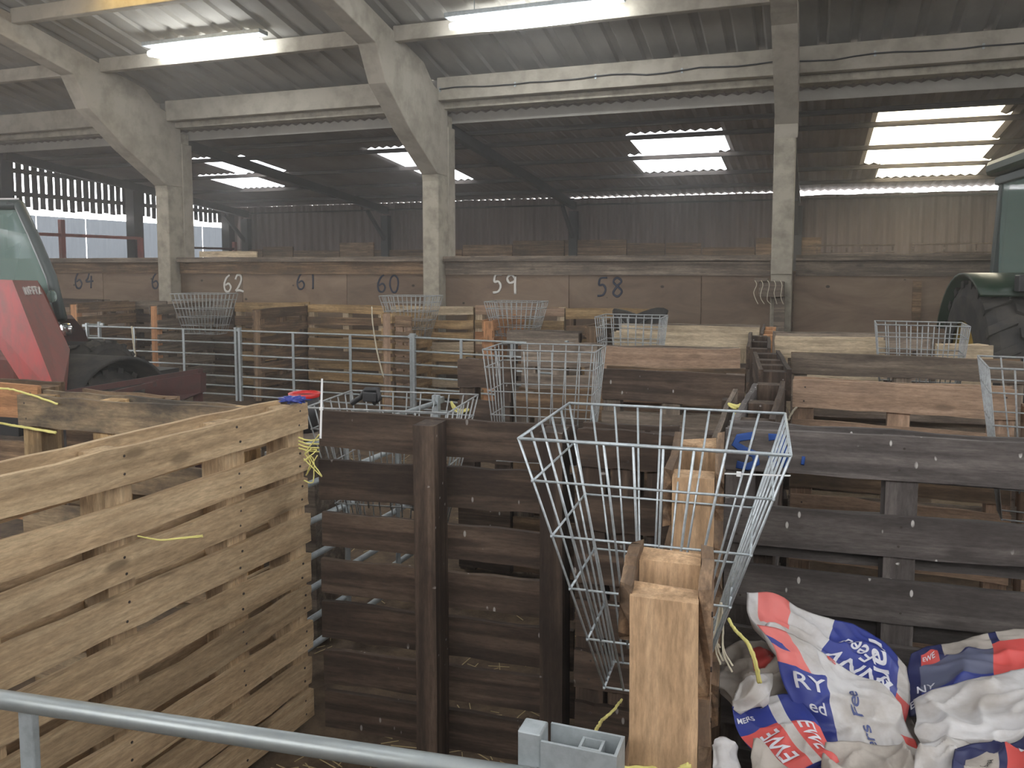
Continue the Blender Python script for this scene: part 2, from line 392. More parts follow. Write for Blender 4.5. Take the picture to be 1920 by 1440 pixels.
# loose straw
rs = random.Random(5); mb = MB()
def straws(x0, x1, y0, y1, n, zb=-.01):
    for _ in range(n):
        x = rs.uniform(x0, x1); y = rs.uniform(y0, y1); a = rs.uniform(0, pi); l = rs.uniform(.03, .11)
        z = zb + rs.uniform(0, .015); d = Vector((cos(a)*l, sin(a)*l, rs.uniform(-.01, .015)))
        mb.beam((x, y, z), Vector((x, y, z)) + d, .003, .002)
straws(-1.7, .0, 1.3, 2.4, 500); straws(-1.6, -.3, 2.5, 4, 300); straws(-1.8, -.3, 4.3, 7.3, 400); straws(-7.5, -2, 6.2, 8.3, 600); straws(-3.6, -2, 3, 6.2, 300)
M['strawloose'] = plain('loose_straw', (.42, .33, .17), .8)
tag(mb.build('loose_straw', M['strawloose']), 'loose pale straw strewn over the dark muddy floor of the pens', 'straw', kind='stuff')

# roofs: corrugated sheets with holes where the rooflights lie
def sheetroof(name, mat, xa, xb, ys, zf, period, amp, holes, rib=False, roff=0):
    """holes: (x0,x1,row) – a rooflight fills row j between x0 and x1"""
    prof = [(0, 0), (.25, 1), (.5, 0), (.75, -1)] if not rib else [(0, 0), (.62, 0), (.70, 1), (.92, 1)]
    n = int((xb-xa)/period); mb = MB(); xs = []
    for i in range(n):
        for (t, a) in prof: xs.append((xa + (i+t)*period, a*amp))
    m = len(xs); panes = {}
    for j, y in enumerate(ys):
        for (x, a) in xs: mb.v.append(Vector((x, y, zf(y)+a)))
    for j in range(len(ys)-1):
        for i in range(m-1):
            xm = (xs[i][0]+xs[i+1][0])/2; h = None
            for q, (h0, h1, row, *_r) in enumerate(holes):
                if row + roff == j and h0 <= xm <= h1: h = q
            f = (j*m+i, j*m+i+1, (j+1)*m+i+1, (j+1)*m+i)
            if h is None: mb.f.append(f[::-1]); mb.mi.append(0)
            else: panes.setdefault(h, []).append(f[::-1])
    allv = mb.v
    o = struct(name, mb, mat)
    for q, fs in panes.items():
        used = sorted({i for f in fs for i in f}); mp = {i: k for k, i in enumerate(used)}
        p = MB(); p.add([allv[i] for i in used], [tuple(mp[i] for i in f) for f in fs])
        w = struct('window_%d' % holes[q][4], p, M[holes[q][3]]); w['label'] = holes[q][5]
        mn = [min(allv[i][k] for i in used) for k in range(3)]; mx_ = [max(allv[i][k] for i in used) for k in range(3)]
        ld = bpy.data.lights.new('rooflight_portal', 'AREA'); ld.shape = 'RECTANGLE'; ld.size = mx_[0]-mn[0]; ld.size_y = mx_[1]-mn[1]
        ld.cycles.is_portal = True
        lo = bpy.data.objects.new('rooflight_portal', ld); COL.objects.link(lo)
        lo.location = ((mn[0]+mx_[0])/2, (mn[1]+mx_[1])/2, mn[2]-.02)
    return o
ysl = [10.5, 11.75, 12.35, 13.7, 15.1, 16.3, 17.45]
W = 1
hl = [(-10.75, -9.6, 1, 'pane', 1, ''), (-11.75, -10.6, 2, 'pane', 1, ''),
      (-7.15, -6.25, 1, 'pane', 2, ''), (-7.15, -6.3, 2, 'pane', 2, ''),
      (-2.7, -1.3, 1, 'pane', 3, ''), (-2.95, -1.5, 2, 'pane', 3, ''),
      (.75, 2.2, 0, 'panewarm', 4, ''), (.75, 2.35, 1, 'panewarm', 4, ''), (.75, 2.45, 2, 'panewarm', 4, ''), (1.0, 2.6, 3, 'panewarm', 4, '')]  # third and fourth rooflights cut oversized to take in their glare
labs = ['bright rooflight in the far low roof, left of the middle column', 'bright rooflight in the far low roof half behind the middle column',
        'bright white rooflight in the far low roof, left of the right column', 'warm glaring rooflight in the far low roof at the far right']
hl2 = []
for i, h in enumerate(hl): hl2.append((h[0], h[1], h[2], h[3], i+1, labs[h[4]-1]))
sheetroof('ceiling_lean_to', M['roofdark'], XL-.2, XR, ysl, zlean, .146, .016, hl2, roff=1)
ysm = [10.70, 7.95, 6.85, 5.2, 4.0]
hm = [(-7.85, -6.65, 1, 'paneyellow', 20, 'yellowed rooflight at the top edge above the left lamp'),
      (-3.0, -1.9, 2, 'pane', 21, 'unseen rooflight added up in the main roof'), (1.4, 2.6, 2, 'pane', 22, 'unseen rooflight added up in the main roof'), (5.6, 6.8, 2, 'pane', 23, 'unseen rooflight added up in the main roof'),  # plain panes here are out of view, put in to let more light in
      (-12.2, -11.0, 2, 'pane', 24, 'unseen rooflight added up in the main roof')]
sheetroof('ceiling_main_far_slope', M['roof'], XL-.2, XR, ysm, zmain, .34, .035, hm, True)
hm = [(-3.0, -1.9, 1, 'pane', 25, 'unseen rooflight added to the near roof slope'), (1.4, 2.6, 1, 'pane', 26, 'unseen rooflight added to the near roof slope'), (-7.6, -6.4, 1, 'pane', 27, 'unseen rooflight added to the near roof slope')]  # rooflights out of view, put in to light the pens
sheetroof('ceiling_main_near_slope', M['roof'], XL-.2, XR, [4.0, 2.4, 0.6, -2.9], zmain, .34, .035, hm, True)

# portal frames
xw = .24
def portal(x, label):
    root = empty('portal_frame', (x, YC, 0), 0, label, 'concrete frame', 'concrete portal frames')
    yo, yi = .12, -.20
    col = MB().prism([(-xw/2, yo, 0), (-xw/2, yi, 0), (-xw/2, yi, 2.86), (-xw/2, yi-.02, 2.95), (-xw/2, yo, 2.95)], (xw, 0, 0))
    col.build('column', M['concrete'], root, bevel=.012, recalc=True)
    # haunch and rafter as one cranked member
    zt = lambda y: 4.30 - .07 + (-y)*SL - .02
    poly = [(yo, 2.95), (yi-.02, 2.95), (-.99, 3.40), (-1.62, 3.86), (-1.85, zt(-1.85)-.36), (-6.3, zt(-6.3)-.28), (-6.3, zt(-6.3)-.02), (-.6, zt(-.6)-.02), (-.32, 4.10), (yo, 3.98)]
    MB().prism([(-xw/2, a, b) for a, b in poly], (xw, 0, 0)).build('rafter', M['concrete_b'], root, bevel=.012, recalc=True)
    # outer pier carrying the low roof
    MB().box((-.13, yo, 0), (.13, yo+.22, 3.62)).build('outer_pier', M['concrete_b'], root, bevel=.012)
    MB().box((-.10, yo+.01, 3.62), (.10, yo+.19, 3.78)).build('bearing_block', M['concrete'], root, bevel=.008)
    mb = MB().box((-.10, -6.5, zt(-6.3)-.3), (.10, -6.3, zt(-6.3)))
    mb = MB().prism([(-xw/2, a, b) for a, b in [(-6.3, zt(-6.3)-.28), (-6.4, zt(-6.4)-.3), (-12.9, zmain(-2.5)-.4), (-12.9, zmain(-2.5)-.1), (-6.4, zt(-6.4)-.04)]], (xw, 0, 0))
    mb.build('near_rafter', M['concrete_b'], root, recalc=True)
    MB().box((-xw/2, -13.0, 0), (xw/2, -12.75, zmain(-2.5)-.12)).build('near_column', M['concrete'], root)
    return root
portal(CX[1], 'left concrete portal frame with a wide cranked haunch, right of the slatted gable end')
portal(CX[2], 'middle concrete portal frame, its column between the painted numbers 60 and 59')
portal(CX[0], 'concrete portal frame of the gable end, at the far left edge of the barn')
portal(CX[4], 'concrete portal frame beyond the dark green tractor on the right')
# right frame: straight slender column
root = empty('portal_frame', (CX[3], YC, 0), 0, 'right of the concrete portal frames, slender column with a broken bracket at its foot', 'concrete frame', 'concrete portal frames')
MB().prism([(-.14, .12, 0), (-.14, -.16, 0), (-.14, -.16, 3.3), (-.14, -.2, 4.0), (-.14, .12, 4.0)], (.24, 0, 0)).build('column', M['concrete'], root, bevel=.012, recalc=True)
zt = lambda y: 4.21 + (-y)*SL
poly = [(.12, 3.3), (-.16, 3.2), (-.22, 3.35), (-1.5, zt(-1.5)-.42), (-6.3, zt(-6.3)-.28), (-6.3, zt(-6.3)-.02), (-.6, zt(-.6)-.02), (-.32, 4.10), (.12, 3.98)]
MB().prism([(-.13, a, b) for a, b in poly], (.25, 0, 0)).build('rafter', M['concrete_b'], root, recalc=True)
MB().box((-.13, -13.0, 0), (.12, -12.75, zmain(-2.5)-.12)).build('near_column', M['concrete'], root)
MB().box((-.14, -.20, 1.62), (.10, -.16, 1.80)).build('base_plate', M['concrete_b'], root, bevel=.006)

# purlins of the main roof (concrete, cast per bay)
k = 0
def purlin_bay(xa, xb, y, z, w, h, m='concrete_b', mt=None):
    global k; k += 1
    o = struct('trim_%d' % k, MB().box((xa, y-w/2, z), (xb, y+w/2, z+h)), M[m], bevel=.01); o['label'] = mt or 'concrete purlin of the main roof'
    return o
for i in range(5):
    a, b = CX[i]+.1, CX[i+1]-.1
    for y in (9.05, 7.72, 6.4, 5.1):
        zz = zmain(y)-.035; purlin_bay(a, b, y, zz-.20, .11, .18)
    for y in (2.9, 1.4, 0, -1.4): purlin_bay(a, b, y, zmain(y)-.24, .11, .18)
    purlin_bay(a, b, YC-.12, 3.92, .13, .30, mt='eaves beam along the column line')
    purlin_bay(a, b, YC+.12, 3.84, .24, .10, 'concrete', mt='gutter beam along the column line')
struct('trim_58', MB().box((XL, YC+.345, 3.70), (XR, YC+.37, 4.10)).box((XL, YC+.185, 3.95), (XR, YC+.205, 4.275)), M['roof'])  # closure strips added to block sky light leaking over the eaves
# cable clipped along the eaves beam
cb = empty('power_cable', (CX[2], YC-.2, 4), 0, 'thin dark cable clipped along the eaves beam above the rooflights', 'cable')
rr = random.Random(3); mb = MB(); pts = []
for i in range(41):
    t = i/40; x = .15 + 8.5*t; pts.append((x, -.005 if True else 0, .06 + .012*sin(i*1.3) - .015*(i % 8 > 4)))
mb.tube(pts, .009, 6).build('cable_run', M['black'], cb, True)
for i in range(0, 41, 5): MB().box((pts[i][0]-.012, .0, pts[i][2]-.03), (pts[i][0]+.012, .01, pts[i][2]+.03)).build('cable_clip', M['galvdull'], cb)

# tube lamps under the main roof
def lamp(x, y, L, label, z):
    root = empty('strip_light', (x, y, z), 0, label, 'lamp', 'strip lights under the main roof')
    root.rotation_euler[0] = 0
    MB().box((-L/2-.04, -.09, .03), (L/2+.04, .09, .085)).build('housing', M['galvdull'], root, bevel=.01)
    mb = MB(); P = [(-L/2 + L*i/16, 0, -.05) for i in range(17)]
    mb.tube(P, [.10*max(.12, (1-abs(i/8-1)**3.2))**.5 for i in range(17)], 14)  # tube swollen to the size of the lamp's glare
    mb.build('glare_sized_tube', M['tube'], root, True)
    
    for s in (-1, 1): MB().tube([(s*L*.35, 0, .08), (s*L*.35, 0, zmain(y)-.02-z)], .006, 6).build('hanger', M['galvdull'], root)
lamp(-7.35, 8.75, 1.75, 'glowing strip light under the roof, left of the middle frame', 4.53)
lamp(-2.95, 8.75, 1.95, 'glowing strip light at the top edge, right of the middle frame', 4.46)

# low roof: rafters, purlins, back wall, posts
for i, x in enumerate(CX):
    x += .62 if i == 0 else -.3 if i == 5 else 0
    r_ = empty('steel_rafter', (x, YC+.35, 3.6), 0, ['dark sloping rafter of the low roof at the gable end', 'dark sloping rafter of the low roof behind the left column', 'dark sloping rafter of the low roof running down from the middle column',
               'dark rafter of the low roof behind the right column', 'dark rafter of the low roof beyond the dark green tractor', 'dark rafter of the low roof at the far right end'][i], 'rafter', 'rafters of the low roof')
    mb = MB(); 
    ya, yb = 0, YB-YC-.35
    za, zb = zlean(YC+.35)-3.6-.13, zlean(YB)-3.6-.13
    mb.beam((0, ya, za-.06), (0, yb, zb-.06), .10, .15); mb.build('beam', M['darksteel'], r_)
    MB().box((-.08, yb-.16, -3.6), (.10, yb, zb-.18)).build('post', M['darksteel'], r_)
    MB().beam((0, yb-.9, zb-.12), (0, yb-.1, zb-.75), .06, .08).build('knee_brace', M['darksteel'], r_)
for y in (11.6, 12.35, 13.7, 15.1, 16.3):
    purlin_bay(XL, XR, y, zlean(y)-.095, .06, .07, 'darkwood', 'dark timber purlin of the low roof')
# back wall, leaving a ragged light slit under the eaves
tops = {0: 3.196, 1: 3.196, 2: 3.178, 3: 3.11, 4: 3.15}
for i in range(5):
    xa, xb = CX[i], CX[i+1]; mb = MB(); per = .2; n = int((xb-xa)/per*4)
    for j in range(n+1):
        x = xa+(xb-xa)*j/n; off = [0, .03, .03, 0][j % 4]
        zt_ = tops[i] + (.014*noise.noise(Vector((x*2.5, 0, 0))))
        mb.v += [Vector((x, YB+.02+off, 0)), Vector((x, YB+.02+off, zt_))]
    for j in range(n): mb.f.append((2*j, 2*j+2, 2*j+3, 2*j+1)); mb.mi.append(0)
    struct('wall_back_%d' % (i+1), mb, M['sheet'])
struct('trim_60', MB().box((XL, YB-.05, 3.02), (XR, YB+.01, 3.05)), M['darkwood'])
rr = random.Random(9); x = XL+.1; q = 0
while x < -.2:
    w = rr.uniform(.7, 1.4); h = rr.choice([2.10, 2.2, 2.14, 2.28]); q += 1
    o = struct('trim_%d' % (70+q), MB().box((x, YB-.09, 0), (x+w-.02, YB-.06, h)), M['brown']); x += w
# gable end of the low roof: pale sheets, rails, slatted boarding with light between
XG = XL
y = YC+.25; q = 0
while y < YB-.1:
    w = min(1.14, YB-.1-y)
    mb = MB(); n = 16
    for j in range(n+1):
        yy = y + (w-.02)*j/n; off = [0, .02, .02, 0][j % 4]; mb.v += [Vector((XG+.07-off, yy, 1.5)), Vector((XG+.07-off, yy, 2.68))]
    for j in range(n): mb.f.append((2*j, 2*j+1, 2*j+3, 2*j+2)); mb.mi.append(0)
    q += 1; struct('wall_left_sheet_%d' % q, mb, M['palesheet']); y += w
struct('wall_left_lower', MB().box((XG-.06, YC, 0), (XG, YB, 1.55)), M['brown'])
struct('wall_left_main', MB().box((XG-.15, YF, 0), (XG-.05, 3.2, 4.1)), M['sheet'])
struct('wall_left_main_far', MB().box((XG-.15, 6.8, 0), (XG-.05, YC, 4.2)), M['sheet'])
rr = random.Random(21); y = YC+.2; q = 0
sl = empty('slatted_boarding', (XG, YC, 0), 0, 'dark vertical boarding with bright daylight gaps along the left gable end', 'boarding')
while y < YB-.15 and q < 60:
    pit_ = .168; w = pit_-.052+rr.uniform(-.008, .008)
    top = zlean(min(max(y, 10.5), YB)) - .02
    o = board_mesh(top-2.80-rr.uniform(0, .06), w, .02, rr, 3).build('slat', [M['slat'], M['nail']], sl)
    o.rotation_euler = (0, -pi/2, -pi/2); o.location = (.0, y-YC, 2.80+rr.uniform(-.02, .03)); q += 1; y += pit_
MB().box((.02, .2, 3.02), (.09, YB-YC-.1, 3.10)).build('rail', M['darkwood'], sl)
MB().box((.02, .2, 3.44), (.09, 4.0, 3.52)).build('rail', M['darkwood'], sl)
for i, (yy, w) in enumerate(((13.95, .26), (17.0, .22), (10.9, .2))):
    o = struct('trim_%d' % (90+i), MB().box((XG+.1, yy, 0), (XG+.32, yy+w, zlean(yy)-.05)), M['darksteel'])
rb = empty('steel_rail_barrier', (XG+.5, YC+.3, 0), 0, 'dull red steel rail barrier in front of the pale sheets on the left', 'rail')
for z in (2.28,): MB().box((0, 0, z), (.05, 3.2, z+.06)).build('rail', M['redbrown'], rb)
MB().box((0, 3.9, 2.12), (.05, 6.3, 2.17)).build('rail', M['rust'], rb)
for yy in (1.2, 3.15, 4.0, 6.2): MB().box((-.02, yy, 0), (.06, yy+.09, 2.6 if yy == 1.2 else 2.32)).build('post', M['redbrown'], rb)
# other walls (behind and beside the viewer)
struct('wall_right', MB().box((XR, YF, 0), (XR+.1, YB, 4.1)), M['sheet'])
for i in range(5): struct('wall_front_%d' % i, MB().box((CX[i], YF-.1, 0), (CX[i+1], YF, 2.8 if i in (1, 2, 3) else 3.9)), M['sheet'])  # unseen wall, its height set to keep daylight off the low pens
struct('wall_gable_main', MB().prism([(XG-.15, 3.2, 3.3), (XG-.15, 6.8, 3.3), (XG-.15, 6.8, 4.9), (XG-.15, 4, 5.6), (XG-.15, 3.2, 5.5)], (.1, 0, 0)), M['sheet'])

# partition with the painted numbers
YP = YC+.02
pw = struct('wall_partition', MB().box((XL, YP+.02, 0), (1.95, YP+.08, 1.66)), M['brown'])
xs = [XL+.02, -12.4, -10.9, -9.3, -8.15, -6.33, -4.8, -3.0, -1.3, -.22, 1.95]
for a, b in zip(xs[:-1], xs[1:]):
    MB().box((a+.004, YP, .0), (b-.004, YP+.02, 1.62)).build('plywood_sheet', M['ply'], pw)
for a, b in ((XL, -9.56), (-9.3, -5.01), (-4.76, -.47), (-.2, 1.95)):
    MB().box((a, YP-.03, 1.60), (b, YP+.01, 1.785)).build('top_board', M['brown'] if a < -9 else M['grey'], pw)
    o = board_mesh(b-a, .07, .20, R, 12, .002).build('capping_rail', [M['grey'], M['nail']], pw); o.location = (a, YP-.10, 1.78)
DIG = {'0': [[(.5, 1), (.15, .8), (.05, .4), (.3, 0), (.7, .02), (.92, .4), (.85, .8), (.5, 1)]],
       '1': [[(.5, 1), (.52, .5), (.5, 0)]],
       '2': [[(.1, .72), (.3, .98), (.65, .98), (.78, .75), (.55, .4), (.08, .03)], [(.08, .03), (.5, .08), (1, .0)]],
       '3': [[(.1, .9), (.5, 1), (.8, .78), (.4, .55), (.85, .3), (.5, 0), (.05, .1)]],
       '4': [[(.55, 1), (.3, .6), (.05, .38), (.95, .42)], [(.72, .72), (.66, .3), (.62, 0)]],
       '5': [[(.95, 1), (.35, .95), (.25, .6), (.6, .62), (.82, .38), (.6, .08), (.1, .02)]],
       '6': [[(.75, 1), (.35, .8), (.08, .4), (.2, .05), (.6, 0), (.85, .25), (.6, .48), (.2, .36)]],
       '8': [[(.8, .88), (.45, 1), (.15, .78), (.5, .55), (.9, .28), (.55, 0), (.15, .18), (.5, .55), (.85, .78), (.7, .97)]],
       '9': [[(.8, .8), (.45, 1), (.1, .8), (.3, .55), (.75, .65), (.82, .9), (.8, .5), (.82, -.05)]]}
def number(s, u, v, hpx, mat, label, wf=.68):
    p = at(u, v, y=YP-.004); h = hpx/1550*math.sqrt((p.x)**2+p.y**2)*.94; mb = MB(); x = 0; wd = h*wf*.62/.62
    for ch in s:
        for st in DIG[ch]:
            P = [Vector((x + a*wd*.92, 0, (b-.5)*h)) for a, b in st]; out = []
            for i in range(len(P)-1):
                p0 = P[max(i-1, 0)]; p1 = P[i]; p2 = P[i+1]; p3 = P[min(i+2, len(P)-1)]
                for f_ in (0, .25, .5, .75): out.append(.5*((2*p1)+(p2-p0)*f_+(2*p0-5*p1+4*p2-p3)*f_*f_+(-p0+3*p1-3*p2+p3)*f_**3))
            out.append(P[-1])
            mb.tube([o + p for o in out], [h*(.066 if mat == 'numwhite' else .055)*(1+.3*noise.noise(o*30)) for o in out], 6, flat=(1, .04, 1))
        x += wd*1.22 if ch != '1' else wd*.5
    o = mb.build('painted_number', M[mat], pw, True); o['label'] = label
number('64', 140, 524, 30, 'navy', 'dark blue painted number 64'); number('63', 284, 526, 28, 'navy', 'dark blue painted number 63 half behind the left column')
number('62', 419, 531, 31, 'numwhite', 'white painted number 62'); number('61', 556, 526, 32, 'navy', 'dark blue painted number 61')
number('60', 707, 531, 33, 'navy', 'dark blue painted number 60'); number('59', 922, 532, 37, 'numwhite', 'white painted number 59')
number('58', 1118, 538, 37, 'navy', 'dark blue painted number 58')
p = at(1720, 550, y=YP-.02)
tag(MB().box((p.x-.05, YP-.03, .5), (p.x+.04, YP-.002, 1.55)).build('wooden_batten', M['brown']), 'orange-brown upright batten on the plywood wall left of the green tractor', 'batten')
# odds and ends lying on the capping rail / standing beyond it
def lad(x, w, z, n, label, h=.12):
    r_ = empty('timber_rack', (x, YP+.06, z), 0, label, 'timber rack', 'timber racks on the partition')
    for zz in (0, h): MB().box((0, 0, zz), (w, .04, zz+.018)).build('rail', M['grey'], r_)
    for i in range(n): MB().box((w*i/(n-1)*.96, .005, .018), (w*i/(n-1)*.96+.02, .035, h)).build('rung', M['grey'], r_)
lad(.02, .85, 1.86, 6, 'small timber rack on the partition ledge, left of the two by the right column', .09); lad(1.05, 1.0, 1.86, 4, 'small timber rack on the partition ledge, nearer the green tractor', .1)
tag(board_mesh(1.0, .09, .03, R).build('loose_plank', [M['pale'], M['nail']]), 'pale loose plank lying on the partition ledge right of the left column', 'plank')
o = bpy.data.objects['loose_plank']; o.location = (-8.9, YP-.05, 1.852); o.rotation_euler = (0, 0, .08)
# bracket with rags on the right column
br = empty('column_bracket', (CX[3]-.14, YC-.20, 1.5), 0, 'dirty grey bracket with frayed string on the foot of the right column', 'bracket')
MB().box((-.12, -.2, -.14), (.16, 0, .04)).build('clamp', M['grey'], br, bevel=.01)
MB().box((-.17, -.24, .04), (-.02, -.05, .075)).build('flap', M['grey'], br)
MB().box((.05, -.10, -1.5), (.17, 0, -.14)).build('stake', M['grey'], br)
for i in range(5): cord('string', '', [(-.16+.07*i, -.24, .05), (-.14+.07*i, -.26, .0), (-.17+.075*i, -.25, -.10-.03*(i % 3)), (-.12+.07*i, -.25, -.22)], .004, 'twinepale', parent=br, seed=i)

# ================================================================== THE PENS
# near pens
pallet('fresh yellow pine pallet at the left front, nearest of the pallets to the hurdle pipe', (-1.815, 1.31), 86.6, 1.275, 1.21, 9, 6, 'pine', 'pine', fill=.76, near=True, seed=3,
       bearers=[0, .40, .86, 1.18], jag=.006)
pallet('dark-stained pallet with three upright bearers in front, standing across the middle of the picture', (-1.638, 2.39), 4.3, .93, 1.2, 0, 7, 'dark', 'dark', fill=.76, near=True, seed=4, bearers=[.41, .84], bw=.075, boardmats=['dark'])
pallet('short dark pallet end behind the large wire rack, right of the three-bearer pallet', (-.685, 2.47), 4.3, .31, 1.2, 7, 3, 'dark', 'dark', fill=.7, near=True, seed=5, boardmats=['dark'])
pallet('charcoal grey pallet with blue paint marks standing behind the feed sacks', (-.245, 2.655), 3.2, 1.25, 1.2, 6, 5, 'charcoal', 'charcoal', fill=.66, near=True, seed=6, bearers=[0, .47, 1.12], bow=.001)
pallet('short sawn-off pallet end standing in the right foreground, pale fresh end block facing the viewer', (-.135, 1.29), 96, .24, 1.2, 5, 4, 'rough', 'endgrain', fill=.80, near=True, seed=7, bearers=[0, .17], bw=.062, jag=.04, thick=.150, bearmats=['endgrain', 'endgrain'])
pallet('narrow splintered pallet seen end on inside the large wire rack', (-.195, 2.06), 95.5, .52, 1.2, 7, 6, 'rough', 'endgrain', fill=.72, near=True, seed=8, bearers=[0, .42], bw=.09, jag=.04, thick=.145)
# blue stock-paint letters on the charcoal pallet
cp = at(1455, 835, y=2.66)
cpal = [o for o in COL.objects if o.name.startswith('wooden_pallet') and 'blue paint' in o.get('label', '')][0]
top = max([c for c in cpal.children if c.name.startswith('deck_board')], key=lambda c: c.location.z - (1 if c.location.y > .05 else 0))
def paint_on(board, strokes, mat, r, name='blue_paint_mark', lab=None):
    mb = MB()
    for st in strokes:
        P = [Vector((a, -.0018, b)) for a, b in st]; mb.tube(P, r, 8, flat=(1, .06, 1))
    o = mb.build(name, M[mat], board, True)
    if lab: o['label'] = lab
def arc(cx, cz, r, a0, a1, n=10): return [(cx + r*cos(radians(a0+(a1-a0)*i/n)), cz + r*sin(radians(a0+(a1-a0)*i/n))) for i in range(n+1)]
paint_on(top, [[(.085, .115), (.04, .105), (.03, .085), (.055, .068), (.09, .055), (.095, .03), (.07, .014), (.035, .02)]], 'bluepaint', .0125, lab='blue painted mark on the top board')
paint_on(top, [[(.13, .112), (.17, .115), (.175, .07), (.18, .02)], [(.165, .07), (.14, .055), (.15, .02)]], 'bluepaint', .012)
paint_on(top, [[(.228, .045), (.238, .044)]], 'bluepaint', .014)

pallet('mould-stained pallet at the back of the left front pen, beyond the fresh pine pallet', (-2.97, 2.395), 2.2, 1.05, 1.2, 6, 4, 'pinemould', 'olive', fill=.62, near=True, seed=9, bearers=[0, .35, .95], boardmats=['pinemould'])
pallet('orange-brown pallet at the extreme left edge behind the yellow twine', (-4.0, 2.46), 2, 1.02, 1.22, 6, 4, 'orange', 'brown', fill=.7, near=True, seed=10, boardmats=['brown', 'orange'])
# second row
pallet('narrow dark pallet end left of the tall narrow wire rack', (-1.84, 4.18), 2, .30, 1.2, 6, 4, 'dark', 'dark', fill=.8, seed=11, bearers=[.0, .21])
pallet('low brown pallet behind the tall narrow wire rack', (-1.53, 4.22), 2, .50, 1.03, 6, 4, 'brown', 'grey', fill=.78, seed=91, bearers=[.0, .41])
pallet('brown pallet right of the tall narrow wire rack, its boards sagging', (-1.02, 4.18), 2, .71, 1.18, 6, 4, 'brown', 'grey', fill=.8, seed=12, boardmats=['brown', 'grey', 'dark'])
pallet('pinkish tan pallet on the right, behind the charcoal grey pallet', (-.075, 3.93), -2, .88, 1.2, 7, 4, 'tan', 'tan', fill=.74, near=True, seed=13, boardmats=['tan', 'tan', 'brown'])
pallet('tan pallet at the right edge behind the partly cut-off wire rack', (.84, 3.85), 1, 1.1, 1.14, 7, 4, 'tan', 'tan', fill=.72, seed=14, boardmats=['tan'])
# third row
pallet('small weathered pallet seen through the tall narrow wire rack', (-1.84, 5.24), 4, .52, 1.2, 6, 4, 'grey', 'grey', fill=.78, seed=15)
pallet('tan-topped pallet in the third row of pens, left of the dark divider', (-1.30, 5.30), 6, .88, 1.19, 6, 4, 'grey', 'grey', fill=.74, seed=16, boardmats=['tan', 'grey', 'brown'])
pallet('long weathered grey pallet in the third row of pens, right of the divider', (-.11, 5.10), 1, 1.20, 1.2, 6, 4, 'grey', 'grey', fill=.62, seed=17, boardmats=['grey', 'grey', 'brown'])
pallet('weathered grey pallet at the right edge in the third row of pens', (1.13, 5.12), 1, 1.2, 1.18, 6, 4, 'grey', 'grey', fill=.62, seed=18)
# fourth row
pallet('pale new-looking pallet left of the divider with dark slashes along its top board', (-1.46, 6.33), 4, 1.03, 1.2, 6, 4, 'pale', 'pale', fill=.7, seed=19, boardmats=['pale', 'pale', 'grey'])
pallet('pale cream pallet right of the divider, left of the square wire rack', (-.25, 6.18), 0, .72, 1.2, 6, 4, 'pale', 'pale', fill=.7, seed=20)
pallet('pale short pallet end between the square wire rack and the tractor tyre', (.80, 6.16), 0, .32, 1.19, 6, 4, 'pale', 'pale', fill=.75, seed=21, bearers=[.0, .23])
# fifth row
pallet('pale pallet in the fifth row, its top showing above the slashed one', (-1.62, 7.30), 3, 1.2, 1.2, 6, 4, 'pale', 'grey', fill=.7, seed=22, boardmats=['grey', 'pale'])
pallet('thin grey pallet behind the pale cream pallet', (-.27, 6.80), 12, 1.15, 1.19, 6, 4, 'grey', 'grey', fill=.66, seed=23)
pallet('thin grey pallet behind the square wire rack, towards the tractor', (-.2, 7.95), 3, 1.2, 1.1, 6, 4, 'grey', 'grey', fill=.66, seed=24)
# dividers in line with the aisle
pallet('dark end-on pallet with open top right behind the blue paint marks', (-.105, 2.86), 90, 1.02, 1.2, 6, 6, 'charcoal', 'dark', fill=.72, near=True, seed=25, bearers=[0, .40, .93], boardmats=['dark', 'charcoal'])
pallet('dark end-on pallet with open top, second from the blue paint marks', (-.085, 4.12), 95.5, .92, 1.22, 6, 6, 'dark', 'dark', fill=.72, seed=26, bearers=[0, .26, .5, .83], thick=.15)
pallet('dark end-on pallet, farthest of the divider line, near the right column', (-.24, 5.45), 93, 1.1, 1.2, 6, 6, 'dark', 'dark', fill=.72, seed=27, thick=.15)
pallet('narrow dark side pallet left of the open-topped divider', (-.30, 2.90), 91.5, 1.15, 1.12, 6, 0, 'grey', 'dark', fill=.72, seed=28, bearers=[.1, .9], thick=.05)
pallet('rust-brown short pallet leaning by the foot of the right column', (-.26, 7.1), 92, 1.0, 1.16, 5, 5, 'dark', 'orange', fill=.8, seed=29)
# far row against the partition
far = [(-11.35, 'dark', ['dark', 'brown'], 'dark pallet against the partition, leftmost, beyond the red machine'), (-10.15, 'dark', ['dark', 'grey'], 'dark brown pallet against the partition, below the painted number 64'),
       (-8.95, 'grey', ['grey', 'brown', 'dark'], 'dull grey pallet against the partition, at the foot of the left column'), (-7.75, 'brown', ['brown', 'olive'], 'brown pallet against the partition, below the white number 62'),
       (-6.5, 'olive', ['olive', 'olive', 'brown'], 'yellowish pallet against the partition, below the blue number 61'), (-5.22, 'olive', ['olive', 'pale', 'olive'], 'light pallet against the partition, below the blue number 60'),
       (-4.02, 'orange', ['orange', 'olive', 'tan'], 'bright orange-tan pallet against the partition, right of the middle column'), (-2.82, 'brown', ['brown', 'olive'], 'brown pallet against the partition, below the white number 59')]
FARY = 9.72
for i, (x, m_, bmx, lb) in enumerate(far):
    pallet(lb, (x, FARY - (.0 if i < 4 else .05)), R.uniform(-1, 1), 1.17, 1.2 if i != 6 else 1.22, 8 if i in (4, 5, 6) else 7, 4, m_, 'pale' if i in (3, 4, 6) else m_, fill=.74, seed=40+i, boardmats=bmx, group='pallets standing against the partition')
